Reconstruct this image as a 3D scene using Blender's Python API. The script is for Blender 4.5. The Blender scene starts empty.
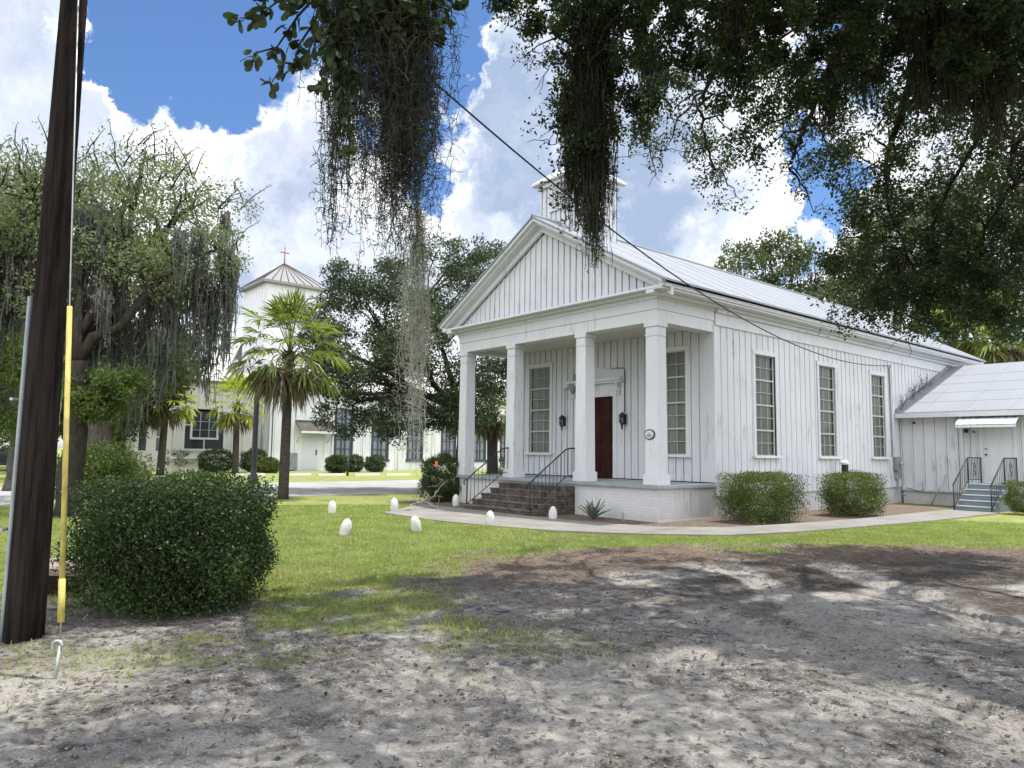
import bpy, math, random
import numpy as np
from math import radians, sin, cos, pi

# ------------------------------------------------------------------ camera, sky, sun, exposure
S = bpy.context.scene
col = S.collection
F = 724.0
YAW, PITCH, ROLL = radians(50.0), radians(5.4), math.atan(.0129)
CAM = np.array([0, 0, 1.6])
_fw0 = np.array([-sin(YAW), cos(YAW), 0]); _r0 = np.array([cos(YAW), sin(YAW), 0]); _up = np.array([0, 0, 1.])
FW = _fw0 * cos(PITCH) + _up * sin(PITCH); _u1 = np.cross(_r0, FW)
RT = _r0 * cos(ROLL) + _u1 * sin(ROLL); UP = np.cross(RT, FW)

def ray(x, y):
    return FW * F + RT * (x - 512) - UP * (y - 384)
def at(x, y, d):
    v = ray(x, y); return CAM + v * (d / math.hypot(v[0], v[1]))
def gnd(x, y, z=0.0):
    v = ray(x, y); return CAM + v * ((z - 1.6) / v[2])
def proj(p):
    p = np.asarray(p, float) - CAM; z = p @ FW
    return 512 + F * (p @ RT) / z, 384 - F * (p @ UP) / z, z

cam = bpy.data.cameras.new('camera'); co = bpy.data.objects.new('camera', cam); col.objects.link(co)
import mathutils
M3 = mathutils.Matrix(((RT[0], UP[0], -FW[0]), (RT[1], UP[1], -FW[1]), (RT[2], UP[2], -FW[2])))
co.matrix_world = mathutils.Matrix.Translation(CAM.tolist()) @ M3.to_4x4()
cam.sensor_width = 36; cam.lens = F / 1024 * 36; cam.clip_start = .05; cam.clip_end = 2000
S.camera = co
S.render.resolution_x, S.render.resolution_y = 1024, 768

SUN = np.array([.12, .25, 1.0]); SUN /= np.linalg.norm(SUN)
SUN_EL = math.asin(SUN[2]); SUN_AZ = math.atan2(SUN[0], SUN[1])
sl = bpy.data.lights.new('sun', 'SUN'); sl.energy = 3.9; sl.angle = radians(.6); sl.color = (1, .955, .89)
so = bpy.data.objects.new('sun', sl); col.objects.link(so)
so.rotation_euler = mathutils.Vector(SUN.tolist()).to_track_quat('Z', 'Y').to_euler()
S.view_settings.view_transform = 'Standard'; S.view_settings.look = 'None'
S.view_settings.exposure = 0.62; S.view_settings.gamma = 1.0
S.cycles.max_bounces = 7; S.cycles.diffuse_bounces = 3; S.cycles.transmission_bounces = 4; S.cycles.transparent_max_bounces = 6

W = bpy.data.worlds.new('World'); S.world = W; W.use_nodes = True
nt = W.node_tree; nt.nodes.clear()
def N(t, **k):
    n = nt.nodes.new(t)
    for a, v in k.items(): setattr(n, a, v)
    return n
def L(a, b): nt.links.new(a, b)
def setin(sock, v):
    if hasattr(v, 'links') or hasattr(v, 'is_output'): L(v, sock)
    else: sock.default_value = v
def Mth(op, a, b=None, c=None, clamp=False):
    n = N('ShaderNodeMath', operation=op); n.use_clamp = clamp
    for i, v in enumerate((a, b, c)):
        if v is not None: setin(n.inputs[i], v)
    return n.outputs[0]
def Vm(op, a, b=None, out=0):
    n = N('ShaderNodeVectorMath', operation=op)
    setin(n.inputs[0], a)
    if b is not None: setin(n.inputs[1], b)
    return n.outputs[out]
def Noise(vec, scale, detail=4, rough=.5, out='Fac', dist=0.):
    n = N('ShaderNodeTexNoise'); L(vec, n.inputs['Vector'])
    n.inputs['Scale'].default_value = scale; n.inputs['Detail'].default_value = detail
    n.inputs['Roughness'].default_value = rough; n.inputs['Distortion'].default_value = dist
    return n.outputs[out]
def MR(v, a, b, c=0., d=1., smooth=True):
    n = N('ShaderNodeMapRange'); n.interpolation_type = 'SMOOTHSTEP' if smooth else 'LINEAR'
    setin(n.inputs[0], v)
    for i, q in enumerate((a, b, c, d)): setin(n.inputs[i + 1], q)
    return n.outputs[0]
def Mix(f, a, b, mode='MIX'):
    n = N('ShaderNodeMix', data_type='RGBA', blend_type=mode)
    setin(n.inputs[0], f)
    for i, v in ((6, a), (7, b)):
        if isinstance(v, (tuple, list)): v = tuple(v) + (1,) if len(v) == 3 else v
        setin(n.inputs[i], v)
    return n.outputs[2]

def N_comb(v):
    n = N('ShaderNodeCombineXYZ')
    for i in range(3): L(v, n.inputs[i])
    return n.outputs[0]


sky = N('ShaderNodeTexSky', sky_type='NISHITA'); sky.sun_disc = False
sky.sun_elevation = SUN_EL; sky.sun_rotation = SUN_AZ
sky.air_density = 1.0; sky.dust_density = .3; sky.ozone_density = 2.0
tc = N('ShaderNodeTexCoord'); D = tc.outputs['Generated']
# billowy warp of the sky direction, then soft cloud masses
wv = Vm('SCALE', Vm('SUBTRACT', Noise(D, 5.5, 7, .62, 'Color'), (.5, .5, .5))); wv.node.inputs['Scale'].default_value = .30
wv2 = Vm('SCALE', Vm('SUBTRACT', Noise(D, 22., 5, .6, 'Color'), (.5, .5, .5))); wv2.node.inputs['Scale'].default_value = .07
Dw = Vm('NORMALIZE', Vm('ADD', Vm('ADD', D, wv), wv2))
def blobsum(lst):
    acc = None
    for (x, y, r, w) in lst:
        d = ray(x, y); d = d / np.linalg.norm(d)
        dt = Vm('DOT_PRODUCT', Dw, tuple(d), out=1)
        v = Mth('MULTIPLY', MR(dt, cos(radians(r)), cos(radians(r * .25))), w)
        acc = v if acc is None else Mth('ADD', acc, v)
    return acc
clouds = [(40, 20, 12, 1.), (-60, 130, 14, 1.), (105, 92, 2.6, 1.1), (245, 135, 8, 1.2), (285, 220, 8, 1.), (215, 260, 8, .6), (345, 180, 5, .7), (330, 255, 6, .8),
          (500, 150, 6, 1.2), (560, 90, 8, 1.2), (640, 190, 11, 1.2), (720, 220, 7, .9), (490, 230, 6, 1.), (740, 140, 8, .9), (650, 30, 12, 1.),
          (870, 260, 6, 1.), (930, 190, 9, .8), (1000, 60, 10, .7), (430, 250, 5, .9), (560, 320, 12, .8), (380, 340, 12, .7), (120, 330, 16, .7), (60, 40, 10, .6)]
blue = [(205, 50, 7, 1.2), (165, 95, 4.5, 1.1), (200, 130, 3, .6), (180, 20, 6, 1.), (100, 60, 3.5, .6), (135, 50, 5, .5), (445, 30, 6, 1.1), (320, 50, 7, .6), (450, 95, 4.5, 1.1), (330, 200, 3, .8), (815, 210, 4.2, 1.6), (790, 180, 3, .5), (440, 195, 3, .7)]
fbm = Noise(D, 3.2, 8, .6)
dens = Mth('ADD', Mth('SUBTRACT', blobsum(clouds), blobsum(blue)), Mth('MULTIPLY', Mth('SUBTRACT', fbm, .45), 2.2))
behind = MR(Vm('DOT_PRODUCT', D, tuple(-_fw0), out=1), -.15, .35)  # unseen cloud bank behind the camera, added and brightened to fill shaded fronts
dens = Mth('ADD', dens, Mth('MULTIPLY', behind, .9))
cover = MR(dens, .02, .78)
vec_z = N('ShaderNodeSeparateXYZ'); L(D, vec_z.inputs[0])
core = MR(Mth('ADD', dens, Mth('MULTIPLY', Mth('SUBTRACT', Noise(Dw, 6., 8, .66), .5), 4.2)), .6, 2.2)
grey_blobs = [(490, 140, 7, .9), (560, 130, 7, .7), (640, 200, 7, .9), (30, 40, 7, .3), (250, 250, 5, .5), (270, 200, 5, .5)]
shade = Mth('ADD', Mth('MULTIPLY', core, .62), Mth('MULTIPLY', blobsum(grey_blobs), Mth('MULTIPLY', MR(Noise(D, 9., 7, .65), .3, .6), .62)), clamp=True)
shade = Mth('ADD', shade, Mth('MULTIPLY', Mth('SUBTRACT', Noise(Dw, 4.5, 8, .68), .52), 1.5), clamp=True)
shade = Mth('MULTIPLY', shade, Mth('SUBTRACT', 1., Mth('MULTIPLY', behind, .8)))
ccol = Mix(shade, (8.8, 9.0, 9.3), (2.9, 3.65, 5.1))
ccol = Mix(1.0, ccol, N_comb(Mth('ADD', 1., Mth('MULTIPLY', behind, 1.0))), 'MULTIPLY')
skyc = Mix(1.0, sky.outputs[0], (.72, .90, 1.12), 'MULTIPLY')
hz = MR(vec_z.outputs[2], .0, .22, .55, 0.)
skyh = Mix(hz, skyc, (4.2, 4.9, 5.8))
fin = Mix(cover, skyh, ccol)
low = MR(vec_z.outputs[2], -.02, .02)
fin = Mix(low, (1.2, 1.25, 1.1), fin)
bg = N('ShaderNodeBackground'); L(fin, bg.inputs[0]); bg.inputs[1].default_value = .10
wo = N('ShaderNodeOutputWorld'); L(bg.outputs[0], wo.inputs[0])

# ------------------------------------------------------------------ material helpers
def mat(name, base, rough=.8, bump=0., bscale=40., var=.0, vscale=3., var_col=None, spec=.3, trans=0., metal=0., detail=5, stretch=None, build=None):
    global nt
    m = bpy.data.materials.new(name); m.use_nodes = True
    nt = m.node_tree; nt.nodes.clear()
    out = N('ShaderNodeOutputMaterial'); p = N('ShaderNodeBsdfPrincipled')
    p.inputs['Roughness'].default_value = rough; p.inputs['Metallic'].default_value = metal
    p.inputs['Specular IOR Level'].default_value = spec
    t = N('ShaderNodeTexCoord'); V = t.outputs['Object']
    g = N('ShaderNodeNewGeometry'); P = g.outputs['Position']
    if stretch:
        mp = N('ShaderNodeMapping'); L(P, mp.inputs[0]); mp.inputs['Scale'].default_value = stretch; P2 = mp.outputs[0]
    else: P2 = P
    colr = base
    if build: colr = build(P, p)
    elif var_col is not None:
        colr = Mix(MR(Noise(P2, vscale, detail, .6), .5 - var, .5 + var), base, var_col)
    if isinstance(colr, (tuple, list)): p.inputs['Base Color'].default_value = tuple(colr[:3]) + (1,)
    else: L(colr, p.inputs['Base Color'])
    if bump:
        b = N('ShaderNodeBump'); b.inputs['Strength'].default_value = min(1, bump); b.inputs['Distance'].default_value = .02
        L(Noise(P2, bscale, 5, .6), b.inputs['Height']); L(b.outputs[0], p.inputs['Normal'])
    if trans:
        tr = N('ShaderNodeBsdfTranslucent')
        if isinstance(colr, (tuple, list)): tr.inputs[0].default_value = tuple(min(1, c * 1.3) for c in colr[:3]) + (1,)
        else: L(Mix(1., colr, (1.35, 1.5, .7), 'MULTIPLY'), tr.inputs[0])
        mx = N('ShaderNodeMixShader'); mx.inputs[0].default_value = trans
        L(p.outputs[0], mx.inputs[1]); L(tr.outputs[0], mx.inputs[2]); L(mx.outputs[0], out.inputs[0])
    else: L(p.outputs[0], out.inputs[0])
    return m

def paint_build(base, dirt, amount, low_z=None):
    def f(P, p):
        mp = N('ShaderNodeMapping'); L(P, mp.inputs[0]); mp.inputs['Scale'].default_value = (3.3, 3.3, .45)
        streak = MR(Noise(mp.outputs[0], 3.2, 8, .7), .49, .70)
        blot = MR(Noise(P, .9, 5, .6), .4, .7)
        fleck = MR(Noise(mp.outputs[0], 16., 5, .75), .60, .70)
        c = Mix(Mth('MULTIPLY', Mth('MULTIPLY', streak, blot), amount), base, dirt)
        c = Mix(Mth('MULTIPLY', fleck, amount * .75), c, dirt)
        tone = MR(Noise(P, .5, 4, .5), .3, .7, .93, 1.0)
        c = Mix(1., c, N_comb(tone), 'MULTIPLY')
        if low_z is not None:
            s = N('ShaderNodeSeparateXYZ'); L(P, s.inputs[0])
            h = MR(Mth('ADD', s.outputs[2], Mth('MULTIPLY', Noise(P, 2.5, 5, .6), .5)), low_z - .1, low_z + .5, .55, 0.)
            c = Mix(h, c, (.36, .33, .28))
        return c
    return f
WHITE = mat('weathered_white_paint', None, .62, .25, 30, build=paint_build((.60, .61, .645), (.27, .265, .26), 1.))
TRIM = mat('white_trim_paint', None, .5, .12, 20, build=paint_build((.61, .62, .65), (.33, .325, .31), .9))
GROOVE = mat('grime_and_shadow_gap', (.13, .135, .145), .9, var=.22, var_col=(.40, .41, .42), vscale=1.5)  # grime and the battens' shadow, both painted into the gap colour
def found_build(P, p):
    c = paint_build((.60, .605, .625), (.32, .30, .27), .95, .12)(P, p)
    s = N('ShaderNodeSeparateXYZ'); L(P, s.inputs[0]); k = N('ShaderNodeCombineXYZ'); L(Mth('ADD', s.outputs[0], s.outputs[1]), k.inputs[0]); L(s.outputs[2], k.inputs[1])
    b = N('ShaderNodeTexBrick'); L(k.outputs[0], b.inputs['Vector']); b.inputs['Color1'].default_value = (1, 1, 1, 1); b.inputs['Color2'].default_value = (.93, .92, .91, 1); b.inputs['Mortar'].default_value = (.84, .83, .82, 1)
    b.inputs['Scale'].default_value = 2.3; b.inputs['Mortar Size'].default_value = .014; b.inputs['Brick Width'].default_value = .5; b.inputs['Row Height'].default_value = .17
    return Mix(1., c, b.outputs[0], 'MULTIPLY')
FOUND = mat('painted_brick', None, .8, .3, 25, build=found_build)
SASHM = mat('dull_grey_white_sash', (.42, .44, .43), .7)
def brickb(c1, c2, mort, sc):
    def f(P, p):
        s = N('ShaderNodeSeparateXYZ'); L(P, s.inputs[0]); c = N('ShaderNodeCombineXYZ')
        L(Mth('ADD', s.outputs[0], s.outputs[1]), c.inputs[0]); L(s.outputs[2], c.inputs[1])
        b = N('ShaderNodeTexBrick'); L(c.outputs[0], b.inputs['Vector'])
        for k, v in (('Color1', c1), ('Color2', c2), ('Mortar', mort)): b.inputs[k].default_value = tuple(v) + (1,)
        b.inputs['Scale'].default_value = sc; b.inputs['Mortar Size'].default_value = .018
        b.inputs['Brick Width'].default_value = .5; b.inputs['Row Height'].default_value = .17
        return Mix(MR(Noise(P, 6., 5, .65), .35, .7), b.outputs[0], tuple(x * .45 for x in c1))
    return f
BRICK = mat('dark_mossy_brick', None, .9, .6, 30, build=brickb((.085, .065, .052), (.12, .095, .078), (.17, .16, .145), 2.3))
DECKM = mat('grey_deck_paint', (.22, .25, .26), .6, .1, 30, var=.2, var_col=(.31, .33, .33))
CEIL = mat('porch_ceiling_paint', (.55, .54, .48), .8)
METALROOF = mat('white_metal_roof', None, .6, .1, 8, build=paint_build((.235, .25, .275), (.15, .15, .15), .9))
DOORM = mat('dark_red_door', (.020, .006, .005), .6, .15, 12, spec=.12, var=.18, var_col=(.045, .014, .010), stretch=(8, 8, .8), vscale=2)
BLACK = mat('black_iron', (.025, .026, .03), .5)
GREYM = mat('grey_metal', (.32, .34, .36), .5, .1, 10, metal=.3, var=.2, var_col=(.22, .22, .22))
CURT = mat('pale_curtain', (.36, .37, .345), .9)
BRASS = mat('brass', (.4, .27, .1), .35, metal=1.)
AWN = mat('white_aluminium', (.62, .64, .67), .4)
BLUESTEP = mat('blue_grey_step_paint', (.14, .19, .23), .6, .2, 20, var=.2, var_col=(.2, .25, .28))
CONC = mat('old_concrete', (.25, .24, .22), .9, .35, 60, var=.25, var_col=(.17, .165, .15), vscale=1.3)
ROADM = mat('pale_concrete_road', (.36, .355, .345), .9, .3, 50, var=.25, var_col=(.28, .275, .26), vscale=.6)
POLEW = mat('creosoted_pole_wood', (.034, .026, .022), .95, .8, 9, spec=.1, var=.12, var_col=(.012, .010, .010), stretch=(14, 14, .7), vscale=1.6)
YEL = mat('yellow_plastic', (.55, .47, .12), .55, .1, 10, var=.12, var_col=(.40, .33, .10), stretch=(6, 6, 2), vscale=4)
GALV = mat('galvanised_steel', (.42, .45, .45), .45, .1, 20, metal=.6)
CONDUIT = mat('pale_conduit', (.26, .29, .30), .45, .1, 8, var=.2, var_col=(.34, .38, .38))
STONE = mat('white_painted_stone', (.62, .62, .61), .85, .5, 25, var=.2, var_col=(.48, .475, .45), vscale=22)
CABLE = mat('cable', (.03, .03, .035), .5)
PINK = mat('pinkish_stone_slab', (.30, .23, .20), .9, .4, 25, var=.2, var_col=(.22, .17, .145))
BARK = mat('grey_bark', (.06, .053, .046), .95, .9, 12, spec=.1, var=.2, var_col=(.11, .10, .088), stretch=(6, 6, 1.5), vscale=2)
DBARK = mat('dark_bark', (.028, .024, .020), .95, .9, 14, spec=.1, var=.2, var_col=(.055, .048, .040), stretch=(6, 6, 2), vscale=2)
PBARK = mat('palm_trunk_bark', (.085, .074, .062), .95, .9, 9, var=.2, var_col=(.05, .044, .038), stretch=(3, 3, 9), vscale=1.5)
TWIG = mat('twig', (.13, .115, .095), .9)
DTWIG = mat('dead_twig', (.30, .27, .23), .9)
def foliage(name, a, b, trans=.35, rough=.55, spec=.35):
    def f(P, p):
        n1 = MR(Noise(P, 1.6, 3, .6), .35, .65); n2 = MR(Noise(P, 31., 2, .5), .3, .7)
        return Mix(Mth('ADD', Mth('MULTIPLY', n1, .5), Mth('MULTIPLY', n2, .5)), a, b)
    return mat(name, None, rough, trans=trans, spec=spec, build=f)
OAKL = foliage('live_oak_leaves', (.022, .036, .012), (.050, .075, .022), .25)
OAKL2 = foliage('oak_leaves_far', (.050, .070, .030), (.10, .125, .048), .3)
PALE = foliage('pale_oak_leaves', (.10, .125, .065), (.19, .215, .12), .4)
MAGN = foliage('glossy_dark_leaves', (.030, .050, .022), (.075, .10, .045), .2, .38, .5)
BOX = foliage('boxwood_leaves', (.018, .034, .010), (.062, .105, .024), .2, .45, .35)
BOXL = foliage('light_shrub_leaves', (.040, .062, .014), (.12, .155, .028), .2, .45)
IVY = foliage('bright_leaves', (.055, .085, .022), (.11, .15, .04), .4)
PALM = foliage('palm_fronds', (.10, .13, .035), (.23, .27, .07), .35, .45)
PALMD = foliage('dry_palm_fronds', (.20, .165, .11), (.13, .105, .07), .25)
PALMB = foliage('bright_palm_fronds', (.20, .24, .035), (.38, .40, .07), .4, .45)
MOSS = foliage('spanish_moss', (.032, .034, .024), (.095, .098, .075), .2, .95, .1)
MOSSL = foliage('pale_spanish_moss', (.17, .17, .155), (.33, .325, .30), .35, .95, .1)
MOSSD = foliage('grey_spanish_moss', (.065, .070, .068), (.20, .205, .20), .3, .95, .1)
AGAVE = foliage('agave_leaves', (.09, .14, .11), (.15, .2, .15), .1, .45)
GRASSB = foliage('grass_blades', (.18, .235, .065), (.35, .38, .15), .4, .6)
LITTER = foliage('leaf_litter', (.085, .066, .050), (.22, .18, .14), .15, .85)
PEB = mat('pebbles', (.20, .19, .175), .9, var=.12, var_col=(.42, .40, .37), vscale=30)
CLOD = mat('dirt_clods', (.045, .038, .031), .95, .5, 60, var=.1, var_col=(.10, .088, .072), vscale=20)
# thin glass
def glassmat():
    global nt
    m = bpy.data.materials.new('window_glass'); m.use_nodes = True; nt = m.node_tree; nt.nodes.clear()
    out = N('ShaderNodeOutputMaterial'); tr = N('ShaderNodeBsdfTransparent'); tr.inputs[0].default_value = (.86, .87, .84, 1)
    gl = N('ShaderNodeBsdfGlossy'); gl.inputs['Roughness'].default_value = .12; gl.inputs[0].default_value = (.5, .5, .47, 1)
    g = N('ShaderNodeNewGeometry'); b = N('ShaderNodeBump'); b.inputs['Strength'].default_value = .12; L(Noise(g.outputs['Position'], 4., 2, .5), b.inputs['Height']); L(b.outputs[0], gl.inputs['Normal'])
    fr = N('ShaderNodeFresnel'); fr.inputs[0].default_value = 1.5
    mx = N('ShaderNodeMixShader'); L(Mth('ADD', fr.outputs[0], .06), mx.inputs[0]); L(tr.outputs[0], mx.inputs[1]); L(gl.outputs[0], mx.inputs[2]); L(mx.outputs[0], out.inputs[0])
    return m
GLASS = glassmat()
DGLASS = mat('dark_window_glass', (.03, .035, .045), .12, spec=.6)

# ------------------------------------------------------------------ geometry helpers
class MB:
    def __init__(s): s.v = []; s.f = []; s.m = []; s.n = 0; s.sm = []
    def add(s, V, Fc, mi=0, smooth=False):
        s.v.append(np.asarray(V, float).reshape(-1, 3))
        o = s.n
        for q in Fc: s.f.append(tuple(int(i) + o for i in q)); s.m.append(mi); s.sm.append(smooth)
        s.n += len(V); return s
    def box(s, a, b, mi=0):
        x0, y0, z0 = a; x1, y1, z1 = b
        V = [(x0, y0, z0), (x1, y0, z0), (x1, y1, z0), (x0, y1, z0), (x0, y0, z1), (x1, y0, z1), (x1, y1, z1), (x0, y1, z1)]
        return s.add(V, [(0, 3, 2, 1), (4, 5, 6, 7), (0, 1, 5, 4), (1, 2, 6, 5), (2, 3, 7, 6), (3, 0, 4, 7)], mi)
    def frustum(s, c, w0, w1, z0, z1, mi=0):
        cx, cy = c
        V = [(cx + sx * w / 2, cy + sy * w / 2, z) for w, z in ((w0, z0), (w1, z1)) for sx, sy in ((-1, -1), (1, -1), (1, 1), (-1, 1))]
        return s.add(V, [(0, 3, 2, 1), (4, 5, 6, 7), (0, 1, 5, 4), (1, 2, 6, 5), (2, 3, 7, 6), (3, 0, 4, 7)], mi)
    def prism(s, poly, axis, a, b, mi=0):       # poly of 2-D points extruded along axis between a and b
        n = len(poly)
        def mk(p, t):
            if axis == 0: return (t, p[0], p[1])
            if axis == 1: return (p[0], t, p[1])
            return (p[0], p[1], t)
        V = [mk(p, a) for p in poly] + [mk(p, b) for p in poly]
        Fc = [tuple(range(n)), tuple(range(2 * n - 1, n - 1, -1))] + [(i, i + n, (i + 1) % n + n, (i + 1) % n) for i in range(n)]
        return s.add(V, Fc, mi)
    def tube(s, pts, rad, seg=8, mi=0, cap=True, smooth=True):
        P = np.asarray(pts, float); n = len(P)
        R = np.full(n, rad) if np.isscalar(rad) else np.asarray(rad, float)
        T = np.gradient(P, axis=0); T /= np.linalg.norm(T, axis=1)[:, None] + 1e-9
        ref = np.array([0, 0, 1.]) if abs(T[0][2]) < .9 else np.array([1., 0, 0])
        a = np.cross(T[0], ref); a /= np.linalg.norm(a)
        V = []
        for i in range(n):
            a = a - T[i] * (a @ T[i]); a /= np.linalg.norm(a) + 1e-9; b = np.cross(T[i], a)
            th = np.arange(seg) * 2 * pi / seg
            V.append(P[i] + R[i] * (np.cos(th)[:, None] * a + np.sin(th)[:, None] * b))
        Fc = [(i * seg + j, i * seg + (j + 1) % seg, (i + 1) * seg + (j + 1) % seg, (i + 1) * seg + j) for i in range(n - 1) for j in range(seg)]
        s.add(np.concatenate(V), Fc, mi, smooth)
        if cap:
            o = s.n - n * seg
            s.f += [tuple(o + j for j in range(seg))[::-1], tuple(o + (n - 1) * seg + j for j in range(seg))]; s.m += [mi, mi]; s.sm += [False, False]
        return s
    def lathe(s, prof, c, seg=14, mi=0):
        V = [(c[0] + r * cos(2 * pi * j / seg), c[1] + r * sin(2 * pi * j / seg), c[2] + z) for r, z in prof for j in range(seg)]
        Fc = [(i * seg + j, i * seg + (j + 1) % seg, (i + 1) * seg + (j + 1) % seg, (i + 1) * seg + j) for i in range(len(prof) - 1) for j in range(seg)]
        Fc += [tuple(range(seg))[::-1], tuple((len(prof) - 1) * seg + j for j in range(seg))]
        return s.add(V, Fc, mi, True)
    def build(s, name, mats, parent=None, bevel=0):
        me = bpy.data.meshes.new(name)
        V = np.concatenate(s.v) if s.v else np.zeros((0, 3))
        base = np.zeros(3)
        if parent is not None: base = np.array(TRUE_LOC(parent))
        me.from_pydata((V - base).tolist(), [], s.f); 
        if not isinstance(mats, (list, tuple)): mats = [mats]
        for m in mats: me.materials.append(m)
        me.polygons.foreach_set('material_index', s.m); me.polygons.foreach_set('use_smooth', s.sm); me.update()
        return link(name, me, parent, bevel)
def TRUE_LOC(o):
    l = np.array(o.location)
    return l if o.parent is None else l + TRUE_LOC(o.parent)
def link(name, me, parent=None, bevel=0):
    o = bpy.data.objects.new(name, me); col.objects.link(o)
    if parent is not None: o.parent = parent
    if bevel:
        b = o.modifiers.new('b', 'BEVEL'); b.width = bevel; b.segments = 2; b.limit_method = 'ANGLE'
    return o
def quads(name, V, k, m, parent=None, sm=False):
    """fast mesh of N faces with k verts each, V is (N*k,3)"""
    V = np.asarray(V, np.float32).reshape(-1, 3)
    if parent is not None: V = V - np.array(TRUE_LOC(parent), np.float32)
    n = len(V) // k
    me = bpy.data.meshes.new(name); me.vertices.add(len(V)); me.vertices.foreach_set('co', V.ravel())
    me.loops.add(len(V)); me.loops.foreach_set('vertex_index', np.arange(len(V), dtype=np.int32))
    me.polygons.add(n); me.polygons.foreach_set('loop_start', np.arange(n, dtype=np.int32) * k)
    me.update(calc_edges=True); me.validate(); me.materials.append(m)
    return link(name, me, parent)
def thing(name, label, cat, loc=(0, 0, 0), group=None):
    o = bpy.data.objects.new(name, None); col.objects.link(o); o.location = tuple(float(v) for v in loc); o.empty_display_size = .2
    o['label'] = label; o['category'] = cat
    if group: o['group'] = group
    return o
def tag(o, label=None, cat=None, group=None, kind=None):
    if label: o['label'] = label
    if cat: o['category'] = cat
    if group: o['group'] = group
    if kind: o['kind'] = kind
    return o
def kids(o): return [c for c in bpy.data.objects if c.parent == o]
def copy_tree(o, loc=None, label=None, scale=None, rz=None, parent=None):
    c = o.copy(); col.objects.link(c); c.parent = parent
    for ch in kids(o): copy_tree(ch, parent=c)
    if loc is not None: c.location = tuple(float(v) for v in loc)
    if label: c['label'] = label
    if scale: c.scale = (scale,) * 3 if np.isscalar(scale) else scale
    if rz is not None: c.rotation_euler = (0, 0, rz)
    return c

# leaves -------------------------------------------------------------
def rnd_dirs(rng, n):
    d = rng.normal(size=(n, 3)); return d / np.linalg.norm(d, axis=1)[:, None]
def leaf_quads(rng, C, size, aspect=.42, up=0.):
    n = len(C); a = rnd_dirs(rng, n); a[:, 2] -= up; a /= np.linalg.norm(a, axis=1)[:, None]
    b = np.cross(a, rnd_dirs(rng, n)); b /= np.linalg.norm(b, axis=1)[:, None] + 1e-9
    nrm = np.cross(a, b)
    s = (size * rng.uniform(.6, 1.25, n))[:, None]
    w = s * aspect * .5
    p0 = C; p2 = C + a * s; mid = C + a * s * .55
    p1 = mid + b * w + nrm * w * .35; p3 = mid - b * w + nrm * w * .35
    return np.stack([p0, p1, p2, p3], 1).reshape(-1, 3)
def clump_pts(rng, c, r, n, hollow=.0):
    d = rnd_dirs(rng, n); rad = rng.uniform(hollow ** 3, 1, n) ** (1 / 3) 
    return np.asarray(c) + d * rad[:, None] * np.asarray(r)
def big_leaf(rng, base, dirn, ln, w):
    """spoon shaped leaf of 6 verts"""
    d = dirn / np.linalg.norm(dirn); b = np.cross(d, rnd_dirs(rng, 1)[0]); b /= np.linalg.norm(b); nn = np.cross(d, b)
    P = [(0, .06), (.35, .35), (.7, .5), (.93, .28), (1, 0.0)]
    L_ = [base + d * ln * t + b * w * s + nn * ln * .08 * sin(t * 3) for t, s in P]
    R_ = [base + d * ln * t - b * w * s + nn * ln * .08 * sin(t * 3) for t, s in P[:-1]][::-1]
    return L_ + R_          # 9 verts
def moss_ribbons(rng, tops, lens, width, seg=.06, jit=.35, curls=0, curl_len=.05, spread=.0):
    """hanging strands: crossed ribbons following a random walk, with optional short curls"""
    out = []
    for T, Ln in zip(tops, lens):
        n = max(3, int(Ln / seg)); st = np.zeros((n + 1, 3)); st[1:, 2] = -seg
        st[1:, :2] = rng.normal(0, seg * jit, (n, 2)); P = np.cumsum(st, 0)
        P[:, :2] -= P[:, :2] * np.linspace(0, .6, n + 1)[:, None]
        P += T
        wd = width * rng.uniform(.6, 1.3, n + 1) * np.linspace(1, .5, n + 1)
        ang = rng.uniform(0, pi) + np.cumsum(rng.normal(0, .5, n + 1))
        O = np.stack([np.cos(ang), np.sin(ang), np.zeros(n + 1)], 1) * wd[:, None] / 2
        q = np.stack([P[:-1] - O[:-1], P[:-1] + O[:-1], P[1:] + O[1:], P[1:] - O[1:]], 1)
        out.append(q.reshape(-1, 3))
        if curls:
            k = int(n * curls)
            idx = rng.integers(0, n, k); b = P[idx]; d = rnd_dirs(rng, k); d[:, 2] *= .7
            e = rnd_dirs(rng, k) * .8; cl = curl_len * rng.uniform(.5, 1.4, k)[:, None]; w = rnd_dirs(rng, k) * width * .4
            p0 = b; p1 = b + d * cl * .5; p2 = p1 + (d + e) * cl * .35; p3 = p2 + (e * 1.2 - d * .2 + [0, 0, -.4]) * cl * .35
            for a_, b_ in ((p0, p1), (p1, p2), (p2, p3)):
                out.append(np.stack([a_ - w, a_ + w, b_ + w * .8, b_ - w * .8], 1).reshape(-1, 3))
    return np.concatenate(out)
def curve_pts(a, b, sag=0., n=8, wob=0., rng=None):
    a = np.asarray(a, float); b = np.asarray(b, float); t = np.linspace(0, 1, n)[:, None]
    P = a + (b - a) * t; P[:, 2] += sag * 4 * (t * (1 - t))[:, 0]
    if wob and rng is not None:
        W_ = rng.normal(0, wob, (n, 3)); W_[0] = 0; W_[-1] = 0; P += W_
    return P

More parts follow.
